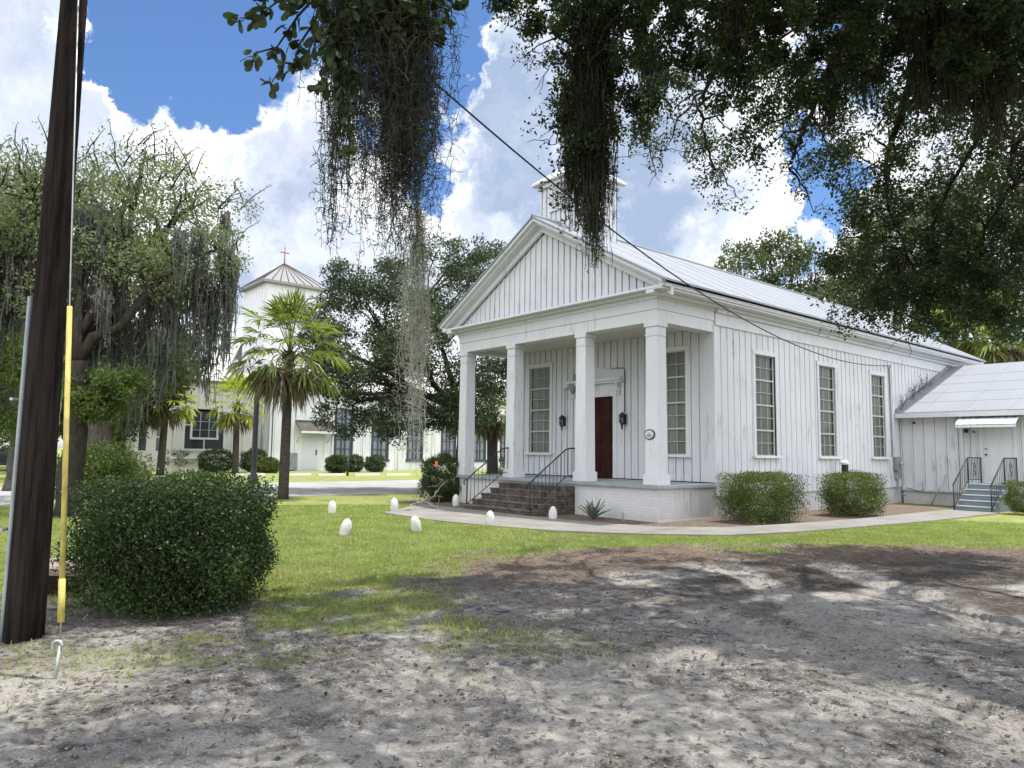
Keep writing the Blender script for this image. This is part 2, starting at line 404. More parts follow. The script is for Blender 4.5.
# ------------------------------------------------------------------ ground
rng = np.random.default_rng(7)
def vnoise(x, y, sc, seed):
    r = np.random.default_rng(seed); G = r.random((256, 256))
    X = (x * sc) % 255; Y = (y * sc) % 255; xi = np.floor(X).astype(int); yi = np.floor(Y).astype(int); fx = X - xi; fy = Y - yi
    fx = fx * fx * (3 - 2 * fx); fy = fy * fy * (3 - 2 * fy)
    return (G[xi, yi] * (1 - fx) * (1 - fy) + G[xi + 1, yi] * fx * (1 - fy) + G[xi, yi + 1] * (1 - fx) * fy + G[xi + 1, yi + 1] * fx * fy)
def fbm2(x, y, sc, seed, o=4):
    return sum(vnoise(x, y, sc * 2 ** k, seed + k) * .5 ** k for k in range(o)) / sum(.5 ** k for k in range(o))
def sstep(a, b, v):
    t = np.clip((v - a) / (b - a), 0, 1); return t * t * (3 - 2 * t)
EDGE = np.array([(-30, -12), (-14, -3), (-10.2, -.6), (-9.4, .8), (-9.3, 2.2), (-8.3, 3.3), (-7.6, 4.3), (-8.2, 5.8), (-8.9, 7.4), (-8.9, 8.9), (-8.1, 10.2), (-7.1, 11.6), (-6.2, 13.8), (-4.9, 15.6), (-2, 18), (6, 25), (40, 60)])
def polysd(x, y, E=EDGE):
    best = np.full(x.shape, 1e9); sgn = np.ones(x.shape)
    for (ax, ay), (bx, by) in zip(E[:-1], E[1:]):
        dx, dy = bx - ax, by - ay; t = np.clip(((x - ax) * dx + (y - ay) * dy) / (dx * dx + dy * dy), 0, 1)
        ex, ey = x - ax - t * dx, y - ay - t * dy; d = ex * ex + ey * ey
        s = np.sign(dx * ey - dy * ex); m = d < best
        best = np.where(m, d, best); sgn = np.where(m, s, sgn)
    return -np.sqrt(best) * sgn        # > 0 on the dirt side (right of the polyline)
def masks(x, y):
    sd = polysd(x, y)
    n1 = fbm2(x + 50, y + 50, .9, 1); n2 = fbm2(x + 50, y + 50, 3.5, 11)
    e = sd + (n1 - .5) * 1.8 + (n2 - .5) * .9
    grass = 1 - sstep(-.35, .55, e)
    # thin grass in the worn ground by the pole and bush
    left = sstep(4.6, .2, sd) * sstep(-2.4, -4.2, x) * sstep(5.4, 4.0, y)
    patch = sstep(.44, .56, fbm2(x + 20, y + 70, 2.0, 31)) * left * .8
    grass = np.maximum(grass, patch); grass *= 1 - .8 * sstep(.60, .70, fbm2(x + 90, y + 15, 1.3, 61)) * sstep(-3.5, -.2, sd)
    bare = sstep(1.5, .75, np.hypot((x + 7.9), (y - 1.75) * .95)) ; grass *= 1 - bare * .9
    # gravel apron towards the camera
    gv = sstep(4.9, 3.2, np.hypot(x + 3.3, (y - 2.6)) - 1.0 + (n1 - .5) * 2.2) * (1 - grass)
    sand = sstep(.52, .66, fbm2(x + 9, y + 31, .75, 51)) * (1 - grass) * sstep(.3, 1.6, sd)
    litter = sstep(2.2, .3, np.abs(sd - .5) + (n2 - .5) * .8) * (1 - grass) * sstep(4.5, 7, y)
    # bed of mulch along the church
    inbed = (sstep(-20.9, -20.3, x) * sstep(-8.3, -8.8, x - .05 * (y - 18)) * sstep(12.0, 12.3, y) * sstep(28, 27, y))
    inbed *= 1 - sstep(-10.2, -9.6, x) * sstep(14.2, 13.0, y)
    return grass * (1 - inbed), gv, sand, litter, inbed
def axis(lo, hi, fine0, fine1, step):
    a = list(np.arange(fine0, fine1, step)); s = step; v = fine0
    while v > lo: s *= 1.35; v -= s; a.insert(0, v)
    s = step; v = a[-1]
    while v < hi: s *= 1.35; v += s; a.append(v)
    return np.array(a)
xs = axis(-700, 700, -12.5, .2, .05); ys = axis(-700, 700, -1.0, 15.5, .05)
X, Y = np.meshgrid(xs, ys, indexing='ij')
g_, gv_, sd_, li_, mu_ = masks(X, Y)
near = sstep(22, 14, np.hypot(X, Y))
h = (fbm2(X + 40, Y + 40, .5, 71) - .5) * .05 + (fbm2(X + 40, Y + 40, 4., 81) - .5) * .035 * (1 - g_) + (fbm2(X + 40, Y + 40, 14., 91, 2) - .5) * .022 * (1 - g_) * (1 - sd_)
rut = np.zeros_like(X)
for (p, q) in (((-7.1, 12.5), (.5, 5.5)), ((-7.9, 11.1), (-.6, 4.2)), ((-4.9, .9), (-2.0, 9.5)), ((-7.0, 4.4), (-2.6, 2.0)), ((-5.4, 10.6), (-1.2, 7.4)), ((-4.6, 6.4), (-1.0, 5.0))):
    dx, dy = q[0] - p[0], q[1] - p[1]; ln = math.hypot(dx, dy)
    d = np.abs((X - p[0]) * dy - (Y - p[1]) * dx) / ln; t = ((X - p[0]) * dx + (Y - p[1]) * dy) / ln ** 2
    k = sstep(.30, .14, d + (fbm2(X + 3, Y + 5, 1.5, 95) - .5) * .15) * sstep(-.1, .1, t) * sstep(1.1, .9, t)
    rut = np.maximum(rut, k * (1 - g_)); h -= k * .022 * (1 + .6 * np.sin(t * ln * 60)) * (1 - g_)
h *= near; h -= .002
nx, ny = X.shape
me = bpy.data.meshes.new('ground')
V = np.stack([X, Y, h], -1).reshape(-1, 3).astype(np.float32)
i = np.arange(nx * ny).reshape(nx, ny)
Q = np.stack([i[:-1, :-1], i[1:, :-1], i[1:, 1:], i[:-1, 1:]], -1).reshape(-1, 4)
me.vertices.add(len(V)); me.vertices.foreach_set('co', V.ravel()); me.loops.add(Q.size); me.loops.foreach_set('vertex_index', Q.ravel().astype(np.int32))
me.polygons.add(len(Q)); me.polygons.foreach_set('loop_start', np.arange(len(Q), dtype=np.int32) * 4); me.update(calc_edges=True)
me.polygons.foreach_set('use_smooth', np.ones(len(Q), bool))
for nm, a in (('grass', g_), ('gravel', gv_), ('sand', np.maximum(sd_, rut * .5)), ('track', rut), ('litter', li_), ('mulch', mu_)):
    at_ = me.attributes.new(nm, 'FLOAT', 'POINT'); at_.data.foreach_set('value', a.ravel().astype(np.float32))
def hgt(x, y):
    ix = np.clip(np.searchsorted(xs, x), 1, nx - 1); iy = np.clip(np.searchsorted(ys, y), 1, ny - 1); return h[ix, iy]
def ground_build(P, p):
    def A(nm):
        n = N('ShaderNodeAttribute'); n.attribute_name = nm; return n.outputs['Fac']
    fine = Noise(P, 45., 4, .7); med = Noise(P, 7., 5, .6); big = Noise(P, .35, 4, .5)
    dirt = Mix(MR(med, .35, .68), (.085, .075, .067), (.18, .162, .145))
    dirt = Mix(MR(fine, .5, .75), dirt, (.17, .148, .125))
    grav = Mix(MR(Noise(P, 60., 3, .8), .38, .62), (.15, .140, .128), (.46, .44, .415))
    crust = MR(Noise(P, 1.6, 9, .68), .43, .56)
    dirt = Mix(crust, dirt, Mix(MR(fine, .35, .65), (.040, .033, .027), (.105, .090, .076)))
    grav = Mix(Mth('MULTIPLY', crust, .35), grav, (.07, .064, .058))
    sand = Mix(MR(fine, .3, .7), (.31, .29, .26), (.46, .44, .41))
    c = Mix(Mth('MULTIPLY', A('gravel'), MR(med, .3, .55)), dirt, grav)
    c = Mix(Mth('MULTIPLY', A('sand'), MR(med, .28, .5)), c, sand)
    c = Mix(Mth('MULTIPLY', A('track'), MR(med, .2, .5, .35, .95)), c, Mix(MR(fine, .3, .7), (.27, .25, .225), (.42, .40, .37)))
    lit = Mix(MR(Noise(P, 38., 4, .8), .4, .6), (.12, .085, .060), (.27, .205, .16))
    c = Mix(Mth('MULTIPLY', A('litter'), MR(med, .3, .5)), c, lit)
    mul = Mix(MR(Noise(P, 30., 4, .8), .4, .62), (.085, .062, .05), (.25, .195, .155))
    c = Mix(A('mulch'), c, mul)
    gr = Mix(MR(Noise(P, 2.2, 5, .65), .3, .7), (.18, .225, .06), (.31, .335, .115))
    gr = Mix(Mth('MULTIPLY', MR(Noise(P, .9, 6, .7), .52, .68), .7), gr, (.145, .165, .06))
    gr = Mix(MR(big, .45, .7), gr, (.25, .245, .10))
    gr = Mix(MR(Noise(P, 55., 3, .7), .55, .75), gr, (.08, .11, .03))
    v = N('ShaderNodeSeparateXYZ'); L(P, v.inputs[0])
    c = Mix(A('grass'), c, gr)
    b = N('ShaderNodeBump'); b.inputs['Strength'].default_value = .9; b.inputs['Distance'].default_value = .035
    L(Mth('ADD', Mth('ADD', Noise(P, 28., 5, .75), Mth('MULTIPLY', Noise(P, 90., 3, .7), .4)), Mth('MULTIPLY', Noise(P, 6., 6, .7), .7)), b.inputs['Height']); L(b.outputs[0], p.inputs['Normal'])
    return c
me.materials.append(mat('ground_surface', None, .95, spec=.15, build=ground_build))
tag(link('ground', me), kind='structure')
def sheet(name, poly, z0, z1, m):
    o = MB().prism([tuple(p) for p in poly], 2, z0, z1).build(name, m); tag(o, kind='structure'); return o
WALK = [(-16.4, 9.55), (-13.9, 9.5), (-12.2, 9.85), (-10.8, 10.3), (-9.5, 11.3), (-8.35, 12.6), (-7.85, 14.6), (-7.6, 16.9), (-7.3, 20), (-7.15, 24.55), (-8.55, 24.55), (-8.6, 19), (-8.9, 15.8), (-9.3, 13.9), (-10.2, 12.7), (-12.1, 12.2), (-13.7, 12.08), (-16.5, 12.08), (-18.6, 12.1)]
sheet('sidewalk', WALK[::-1], -.05, .035, CONC)
sheet('road', [(-34.2, -80), (-24, -80), (-24, 90), (-34.2, 90)], -.05, .012, ROADM)

# grass blades, clods, pebbles, litter --------------------------------
def on_walk(x, y):
    inside = np.zeros(x.shape, bool); P = WALK; j = len(P) - 1
    for k in range(len(P)):
        xi, yi = P[k]; xj, yj = P[j]
        c = ((yi > y) != (yj > y)) & (x < (xj - xi) * (y - yi) / (yj - yi + 1e-12) + xi); inside ^= c; j = k
    return inside
def scatter(n, dmin, dmax, amin=-38, amax=38, power=1.):
    a = np.radians(rng.uniform(amin, amax, n)); d = dmin + (dmax - dmin) * rng.random(n) ** power
    base = YAW + pi / 2
    return -np.sin(YAW - a) * d, np.cos(YAW - a) * d
def keep(x, y): return ~on_walk(x, y) & ~((x < -10.9) & (y > 13.6)) & (x > -24) & ~((x < -13.6) & (x > -16.6) & (y > 12))
x, y = scatter(420000, 4.2, 22, power=.8)
m_ = masks(x, y); k = (rng.random(len(x)) < m_[0] ** 1.3 * .9) & keep(x, y); x, y = x[k], y[k]
d = np.hypot(x, y); hh = rng.uniform(.018, .055, len(x)); ww = .0035 + d * .00045; th = rng.uniform(0, 2 * pi, len(x)); z = hgt(x, y)
ln_ = rng.normal(0, .55, (2, len(x))) * hh
B = np.stack([np.stack([x - np.cos(th) * ww, y - np.sin(th) * ww, z - .004], 1), np.stack([x + np.cos(th) * ww, y + np.sin(th) * ww, z - .004], 1), np.stack([x + ln_[0], y + ln_[1], z + hh], 1)], 1)
tag(quads('grass', B.reshape(-1, 3), 3, GRASSB), 'short mown green lawn grass around the white church', 'grass', kind='stuff')
def rocks(n, dmin, dmax, s0, s1, m, name, label, cat, wf, power=.8):
    x, y = scatter(n, dmin, dmax, power=power); mm = masks(x, y); k = (rng.random(n) < wf(mm)) & keep(x, y); x, y = x[k], y[k]; n = len(x)
    s = s0 + (s1 - s0) * rng.random(n) ** 3; z = hgt(x, y) + s * .15
    oct_ = np.array([(1, 0, 0), (0, 1, 0), (-1, 0, 0), (0, -1, 0), (0, 0, .7), (0, 0, -.7)])
    V = oct_[None] * s[:, None, None] * rng.uniform(.55, 1.2, (n, 6, 1)); th = rng.uniform(0, 6.3, n); c, q = np.cos(th), np.sin(th)
    Vx = V[..., 0] * c[:, None] - V[..., 1] * q[:, None]; Vy = V[..., 0] * q[:, None] + V[..., 1] * c[:, None]
    V = np.stack([Vx + x[:, None], Vy + y[:, None], V[..., 2] + z[:, None]], -1)
    T = np.array([(0, 1, 4), (1, 2, 4), (2, 3, 4), (3, 0, 4), (1, 0, 5), (2, 1, 5), (3, 2, 5), (0, 3, 5)])
    return tag(quads(name, V[:, T].reshape(-1, 3), 3, m), label, cat, kind='stuff')
rocks(13000, 3.0, 12, .004, .013, PEB, 'gravel', 'small pale pebbles scattered over the dirt lot', 'gravel', lambda m: (m[1] * .9 + .12 * (1 - m[0])) * (1 - m[0]), 1.1)
rocks(6500, 3.0, 15, .006, .024, CLOD, 'soil_clods', 'dark crumbs and clods of soil on the dirt lot', 'soil', lambda m: (1 - m[0]) * (1 - m[2]) * .8, 1.)
x, y = scatter(42000, 3.2, 16, power=.9); m_ = masks(x, y)
k = (rng.random(len(x)) < np.clip((1 - m_[0]) * (.10 + .9 * m_[3] + .35 * (x < -5)) + .9 * m_[4] + .02, 0, 1)) & keep(x, y); x, y = x[k], y[k]
C_ = np.stack([x, y, hgt(x, y) + rng.uniform(.002, .012, len(x))], 1)
n = len(C_); th = rng.uniform(0, 6.3, n); s = rng.uniform(.015, .038, n); a = np.stack([np.cos(th), np.sin(th), rng.normal(0, .2, n)], 1) * s[:, None]; b = np.stack([-np.sin(th), np.cos(th), rng.normal(0, .25, n)], 1) * (s * .25)[:, None]
LQ = [np.stack([C_ - a, C_ + b, C_ + a, C_ - b], 1).reshape(-1, 3)]
x, y = scatter(14000, 3.2, 20, power=.8); k = keep(x, y); x, y = x[k], y[k]; n = len(x); C2 = np.stack([x, y, hgt(x, y) + .012], 1)
th = rng.uniform(0, 6.3, n); tw2 = (rng.random(n) < .35); s = np.where(tw2, rng.uniform(.03, .11, n), rng.uniform(.02, .035, n)); a = np.stack([np.cos(th), np.sin(th), rng.normal(0, .1, n)], 1) * s[:, None]; b = np.stack([-np.sin(th), np.cos(th), rng.normal(0, .2, n)], 1) * np.where(tw2, .003, s * .4)[:, None]; C2[:, 2] += .02 * (rng.random(n) < .4)
LQ.append(np.stack([C2 - a, C2 + b, C2 + a, C2 - b], 1).reshape(-1, 3))
tag(quads('leaf_litter', np.concatenate(LQ), 4, LITTER), 'dry brown fallen leaves strewn over dirt and mulch', 'leaf litter', kind='stuff')

# ------------------------------------------------------------------ church
XR, XL, XC = -10.93, -18.97, -14.95
YF, YW, YB = 13.69, 16.0, 34.3
ch = thing('church', 'small white board and batten church with columned porch and louvred roof cupola', 'church', (XC, 16, 0))
def batten_wall(mb, axis, plane, out, a0, a1, zf, step=.29, bw=.05, gw=.038, holes=(), z0=.5):
    """boards, thin dark gaps and proud battens on a wall; zf(a)=top height; out=+1/-1 outward sign. holes: (a0,a1,z0,z1)"""
    def pt(a, d, z): return (plane + out * d, a, z) if axis == 0 else (a, plane + out * d, z)
    def seg(a, b, d, mi):
        spans = [(z0, None)]
        cuts = sorted([(h0, h1) for (b0, b1, h0, h1) in holes if b0 < b - .004 and b1 > a + .004])
        z = z0; parts = []
        for h0, h1 in cuts: parts.append((z, h0)); z = h1
        parts.append((z, None))
        for s0, s1 in parts:
            ta, tb = (zf(a), zf(b)) if s1 is None else (s1, s1)
            if min(ta, tb) < s0 + .003 and max(ta, tb) < s0 + .003: continue
            ta = max(ta, s0); tb = max(tb, s0)
            V = [pt(a, d, s0), pt(b, d, s0), pt(b, d, tb), pt(a, d, ta), pt(a, -.02, s0), pt(b, -.02, s0), pt(b, -.02, tb), pt(a, -.02, ta)]
            f = [(0, 1, 2, 3), (0, 4, 5, 1), (3, 2, 6, 7), (0, 3, 7, 4), (1, 5, 6, 2)]
            if (axis == 0) == (out < 0): f = [q[::-1] for q in f]
            mb.add(V, f, mi)
    cutsx = sorted({a0, a1} | {v for hh_ in holes for v in hh_[:2] if a0 < v < a1})
    a = a0
    edges = []
    k = 0
    while a < a1 - .01:
        nx_ = min(a + step, a1)
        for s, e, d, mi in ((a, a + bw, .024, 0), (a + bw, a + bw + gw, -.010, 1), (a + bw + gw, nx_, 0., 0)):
            e = min(e, a1)
            if e <= s: continue
            pcs = [s] + [c for c in cutsx if s < c < e] + [e]
            for u, w in zip(pcs[:-1], pcs[1:]):
                if w - u > .003: seg(u, w, d, mi)
        a = nx_
WIN_S = [(18.42, .52), (21.99, .52), (25.58, .52)]         # side window centres, glass half widths
ZW0, ZW1 = 1.6, 4.4
wall = MB()
holes = [(c - w, c + w, ZW0, ZW1) for c, w in WIN_S]
batten_wall(wall, 0, XR, 1, YW + .02, YB, lambda a: 5.2, holes=holes, z0=.56)
batten_wall(wall, 0, XL, -1, YW + .02, YB, lambda a: 5.2, z0=.56)
WIN_F = [(-17.62, .50), (-12.30, .50)]
DX0, DX1, DZ1 = -15.25, -14.38, 3.29
holes = [(c - w, c + w, ZW0, ZW1) for c, w in WIN_F] + [(DX0, DX1, .8, DZ1)]
batten_wall(wall, 1, YW, -1, XL, XR - .3, lambda a: 4.95, holes=holes, z0=.9, step=.26, bw=.04, gw=.022)
batten_wall(wall, 1, YB, 1, XL, XR, lambda a: 5.2, z0=.56)
slope = 2.52 / 4.5
ZC = 5.70
def zrk(x): return ZC + (4.5 - abs(x - XC)) * slope
batten_wall(wall, 1, YF + .02, -1, XC - 3.95, XC + 3.95, lambda a: zrk(a) - .34, z0=5.56, step=.235, bw=.04, gw=.024)
batten_wall(wall, 1, YB, 1, XL, XR, lambda a: zrk(a) - .2, z0=5.2)
wall.box((XR - .30, YW - .02, .9), (XR + .03, YW + .14, 4.95))                      # corner pilaster
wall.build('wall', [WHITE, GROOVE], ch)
fo = MB()
fo.box((XL + .04, YF + .05, -.05), (XR - .04, YW + .1, .78)); fo.box((XL + .05, YW + .1, -.05), (XR - .05, YB - .05, .56))
fo.build('foundation', FOUND, ch)
de = MB(); de.box((XL - .06, YF - .06, .78), (XR + .05, YW - .01, .875)); de.build('porch_deck', DECKM, ch, bevel=.012)
dm = MB(); dm.box((XC - .75, YW - .5, .877), (XC + .55, YW - .1, .89)); dm.build('doormat', mat('coir_mat', (.08, .06, .045), .95), ch)
ce = MB(); ce.box((XL + .34, YF + .34, 4.93), (XR - .34, YW - .03, 4.97)); ce.build('porch_ceiling', CEIL, ch)
en = MB()
def ring(x0, y0, x1, z0, z1, t, y1=YW + .02):
    en.box((x0, y0, z0), (x1, y0 + t, z1)); en.box((x0, y0 + t + .001, z0), (x0 + t, y1, z1)); en.box((x1 - t, y0 + t + .001, z0), (x1, y1, z1))
ring(XL, YF, XR, 4.79, 5.09, .36); ring(XL - .02, YF - .02, XR + .02, 5.092, 5.34, .40); ring(XL - .045, YF - .045, XR + .045, 5.342, 5.44, .44)
en.build('entablature', TRIM, ch, bevel=.006)
ga = MB()
ga.box((XL - .004, YF - .004, 5.086), (XR + .004, YF + .3, 5.094)); ga.build('beam_joint', GROOVE, ch)
co_ = MB()       # horizontal cornice over the porch, then eaves along the sides, in stepped boards
co_.box((XL - .20, YF - .20, 5.44), (XR + .20, YF + .2, 5.50)); co_.box((XL - .38, YF - .40, 5.502), (XR + .38, YF + .2, 5.56))
for sx, x in ((1, XR), (-1, XL)):
    for (d0, d1, z0, z1) in ((0, .05, 4.98, 5.30), (0, .12, 5.302, 5.40), (0, .22, 5.402, 5.47), (0, .46, 5.472, 5.52), (.38, .50, 5.522, 5.62)):
        xa, xb = sorted((x + sx * d0, x + sx * d1)); co_.box((xa - (.02 if sx > 0 else 0), YW + (.03 if z0 < 5.4 else -2.7), z0), (xb + (.02 if sx < 0 else 0), YB + .35, z1))
# raking cornice
for sx in (1, -1):
    for (y0, y1, d0, d1) in ((YF - .02, YF - .12, .14, .34), (YF - .1, YF - .34, .07, .16), (YF - .3, YF - .46, -.03, .09)):
        pe = [(XC, zrk(XC) - d1), (XC, zrk(XC) - d0), (XC + sx * 4.54, zrk(XC + 4.54) - d0), (XC + sx * 4.54, zrk(XC + 4.54) - d1)]
        if sx < 0: pe = pe[::-1]
        co_.prism(pe, 1, y0, y1)
    pe = [(XC, zrk(XC) - .2), (XC, zrk(XC) - .01), (XC + sx * 4.54, zrk(XC + 4.54) - .01), (XC + sx * 4.54, zrk(XC + 4.54) - .2)]
    if sx < 0: pe = pe[::-1]
    co_.prism(pe, 1, YB + .05, YB + .4)
co_.build('cornice', TRIM, ch, bevel=.005)
rf = MB()
for sx in (1, -1):
    xe = XC + sx * 4.62; ze = ZC + (4.5 - 4.62) * slope
    P = [(XC, zrk(XC)), (XC, zrk(XC) + .05), (xe, ze + .05), (xe, ze)]
    if sx > 0: P = P[::-1]
    rf.prism(P, 1, YF - .50, YB + .42)
    yy = YF - .3
    while yy < YB + .3 and True:
        P = [(XC, zrk(XC) + .05), (XC, zrk(XC) + .058), (xe, ze + .058), (xe, ze + .05)]
        if sx > 0: P = P[::-1]
        rf.prism(P, 1, yy, yy + .025); yy += 1.15
ro = rf.build('roof', METALROOF, ch)
cap = MB().tube([(XC, YF - .5, zrk(XC) + .06), (XC, YB + .42, zrk(XC) + .06)], .05, 8); cap.build('ridge_cap', METALROOF, ro)
for cx in (-11.12, -13.5, -16.4, -18.78):
    c = MB(); cy = YF + .19
    c.frustum((cx, cy), .46, .46, .875, 1.12); c.frustum((cx, cy), .385, .345, 1.12, 4.45)
    c.box((cx - .185, cy - .185, 4.45), (cx + .185, cy + .185, 4.49)); c.frustum((cx, cy), .35, .35, 4.49, 4.68); c.box((cx - .205, cy - .205, 4.68), (cx + .205, cy + .205, 4.79))
    c.build('column', TRIM, ch, bevel=.008)
# cupola
cu = MB(); cw = .8; cy0 = 14.27; cyc = cy0 + cw
for (ax, pl, out, a0, a1) in ((1, cy0, -1, XC - cw, XC + cw), (0, XC + cw, 1, cy0, cy0 + 2 * cw), (0, XC - cw, -1, cy0, cy0 + 2 * cw), (1, cy0 + 2 * cw, 1, XC - cw, XC + cw)):
    batten_wall(cu, ax, pl, out, a0, a1, lambda a: 9.6, z0=7.6, step=.2, bw=.04)
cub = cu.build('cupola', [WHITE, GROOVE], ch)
cr = MB(); Vv = [(XC - 1.02, cyc - 1.02, 9.60), (XC + 1.02, cyc - 1.02, 9.60), (XC + 1.02, cyc + 1.02, 9.60), (XC - 1.02, cyc + 1.02, 9.60)]
cr.add(Vv + [(a, b, 9.66) for a, b, _ in Vv] + [(XC, cyc, 10.5)], [(3, 2, 1, 0), (0, 1, 5, 4), (1, 2, 6, 5), (2, 3, 7, 6), (3, 0, 4, 7), (4, 5, 8), (5, 6, 8), (6, 7, 8), (7, 4, 8)])
cr.box((XC - .9, cyc - .9, 9.48), (XC + .9, cyc + .9, 9.60)); cr.build('cupola_roof', TRIM, cub)
lv = MB(); lx0, lx1 = XC - .33, XC + .30
for a, b in (((lx0, cy0 - .06, 8.75), (lx0 + .06, cy0, 9.42)), ((lx1 - .06, cy0 - .06, 8.75), (lx1, cy0, 9.42)), ((lx0, cy0 - .065, 9.42), (lx1, cy0, 9.48)), ((lx0, cy0 - .07, 8.69), (lx1, cy0, 8.75))): lv.box(a, b)
for k in range(9): z = 8.77 + k * .072; lv.add([(lx0 + .06, cy0 - .05, z), (lx1 - .06, cy0 - .05, z), (lx1 - .06, cy0 - .01, z + .06), (lx0 + .06, cy0 - .01, z + .06)], [(0, 1, 2, 3)])
lv.build('louver', TRIM, cub)
# windows
def window(axis_, plane, out, c, hw, z0, z1, parent, cols=3, rows=8):
    def bx(mb, a0, a1, d0, d1, zz0, zz1, mi=0):
        p0, p1 = sorted((plane + out * d0, plane + out * d1))
        if axis_ == 0: mb.box((p0, a0, zz0), (p1, a1, zz1), mi)
        else: mb.box((a0, p0, zz0), (a1, p1, zz1), mi)
    f = MB(); t = .11
    bx(f, c - hw - t, c - hw, -.08, .045, z0, z1); bx(f, c + hw, c + hw + t, -.08, .045, z0, z1)
    bx(f, c - hw - t - .02, c + hw + t + .02, -.08, .055, z1, z1 + .13); bx(f, c - hw - t - .05, c + hw + t + .05, -.08, .11, z0 - .07, z0)
    w = f.build('window', TRIM, parent, bevel=.005)
    s = MB(); dz = (z1 - z0) / rows
    for k in range(rows + 1):
        hh_ = .024 if k % 2 == 0 else .008
        bx(s, c - hw, c + hw, -.05 + (.008 if k % 2 == 0 else 0), -.02 + (.008 if k % 2 == 0 else 0), max(z0, z0 + k * dz - hh_), min(z1, z0 + k * dz + hh_))
    for k in range(1, cols): a = c - hw + 2 * hw * k / cols; bx(s, a - .007, a + .007, -.052, -.026, z0, z1)
    for e in (-1, 1): a = c + e * (hw - .025); bx(s, a - .025, a + .025, -.048, -.018, z0, z1)
    s.build('sash', SASHM, w)
    gq = MB(); pd = plane - out * .043
    gv4 = [(pd, c - hw, z0), (pd, c + hw, z0), (pd, c + hw, z1), (pd, c - hw, z1)] if axis_ == 0 else [(c - hw, pd, z0), (c + hw, pd, z0), (c + hw, pd, z1), (c - hw, pd, z1)]
    gq.add(gv4, [(0, 1, 2, 3)]); gq.build('pane', GLASS, w)
    cq = MB(); n = 40; A_ = np.linspace(c - hw - .05, c + hw + .05, n)
    V = []
    for zz in (z0 - .02, z1 + .02):
        for q, a in enumerate(A_):
            d = -.11 + .022 * sin(q * 1.9) + .012 * sin(q * .7 + zz)
            V.append((plane + out * d, a, zz) if axis_ == 0 else (a, plane + out * d, zz))
    cq.add(V, [(q, q + 1, q + 1 + n, q + n) for q in range(n - 1)], 0, True); cq.build('curtain', CURT, w)
    return w
for c, w in WIN_S: window(0, XR, 1, c, w, ZW0, ZW1, ch)
for c, w in WIN_F: window(1, YW, -1, c, w, ZW0, ZW1, ch)
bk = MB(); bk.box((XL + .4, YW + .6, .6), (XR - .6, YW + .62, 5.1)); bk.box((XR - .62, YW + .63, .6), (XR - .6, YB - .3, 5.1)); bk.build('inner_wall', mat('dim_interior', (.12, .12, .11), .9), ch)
# main door with surround
dr = MB(); dr.box((DX0, YW - .0, .9), (DX1, YW + .05, DZ1 - .0), 0)
for px0, px1 in ((DX0 + .09, XC + .02 + .08), (XC + .26, DX1 - .09)):
    pass
dw = DX1 - DX0
for k, (z0, z1) in enumerate(((1.05, 1.75), (1.9, 2.65), (2.8, 3.18))):
    for s0, s1 in ((.10, .46), (.54, .90)):
        a0, a1 = DX0 + dw * s0, DX0 + dw * s1
        dr.frustum(((a0 + a1) / 2, 0), 0, 0, 0, 0) if False else dr.box((a0, YW - .018, z0), (a1, YW + .001, z1)); dr.box((a0 + .05, YW - .03, z0 + .05), (a1 - .05, YW - .0181, z1 - .05))
do = dr.build('door', DOORM, ch, bevel=.006)
hd = MB(); hd.box((DX0 + .05, YW - .03, 1.75), (DX0 + .09, YW - .001, 2.0)); hd.tube([(DX0 + .07, YW - .03, 1.86), (DX0 + .07, YW - .08, 1.86), (DX0 + .07, YW - .09, 1.8)], .016, 8); hd.build('handle', BRASS, do)
sr = MB()
for a, b in (((DX0 - .16, YW - .06, .9), (DX0, YW + .06, DZ1)), ((DX1, YW - .06, .9), (DX1 + .16, YW + .06, DZ1)), ((DX0 - .16, YW - .07, DZ1), (DX1 + .16, YW + .06, DZ1 + .16)),
             ((DX0 - .62, YW - .04, .9), (DX0 - .16, YW - .024, 3.72)), ((DX1 + .16, YW - .04, .9), (DX1 + .42, YW - .024, 3.72)), ((DX0 - .16, YW - .045, DZ1 + .16), (DX1 + .16, YW - .024, 3.72)),
             ((DX0 - .95, YW - .26, 3.74), (DX1 + .44, YW - .02, 3.82)), ((DX0 - .90, YW - .20, 3.68), (DX1 + .40, YW - .03, 3.739))): sr.box(a, b)
sr.prism([(XC - 1.20, 3.82), (XC + 1.0, 3.82), (XC + 1.0, 4.06), (XC + .5, 4.08), (XC - .1, 4.2), (XC - .7, 4.08), (XC - 1.2, 4.06)][::1], 1, YW - .05, YW - .022)
for bx_ in (DX0 - .72, DX1 + .26):      # scroll brackets under the shelf
    sr.tube([(bx_, YW - .03, 3.3), (bx_, YW - .10, 3.4), (bx_, YW - .06, 3.5), (bx_, YW - .14, 3.56), (bx_, YW - .22, 3.68)], [.03, .04, .025, .04, .035], 8)
    sr.tube([(bx_ + .08, YW - .03, 3.5), (bx_ + .02, YW - .08, 3.46), (bx_ - .06, YW - .05, 3.52), (bx_, YW - .06, 3.6)], .022, 6)
sr.build('door_surround', TRIM, ch, bevel=.004)
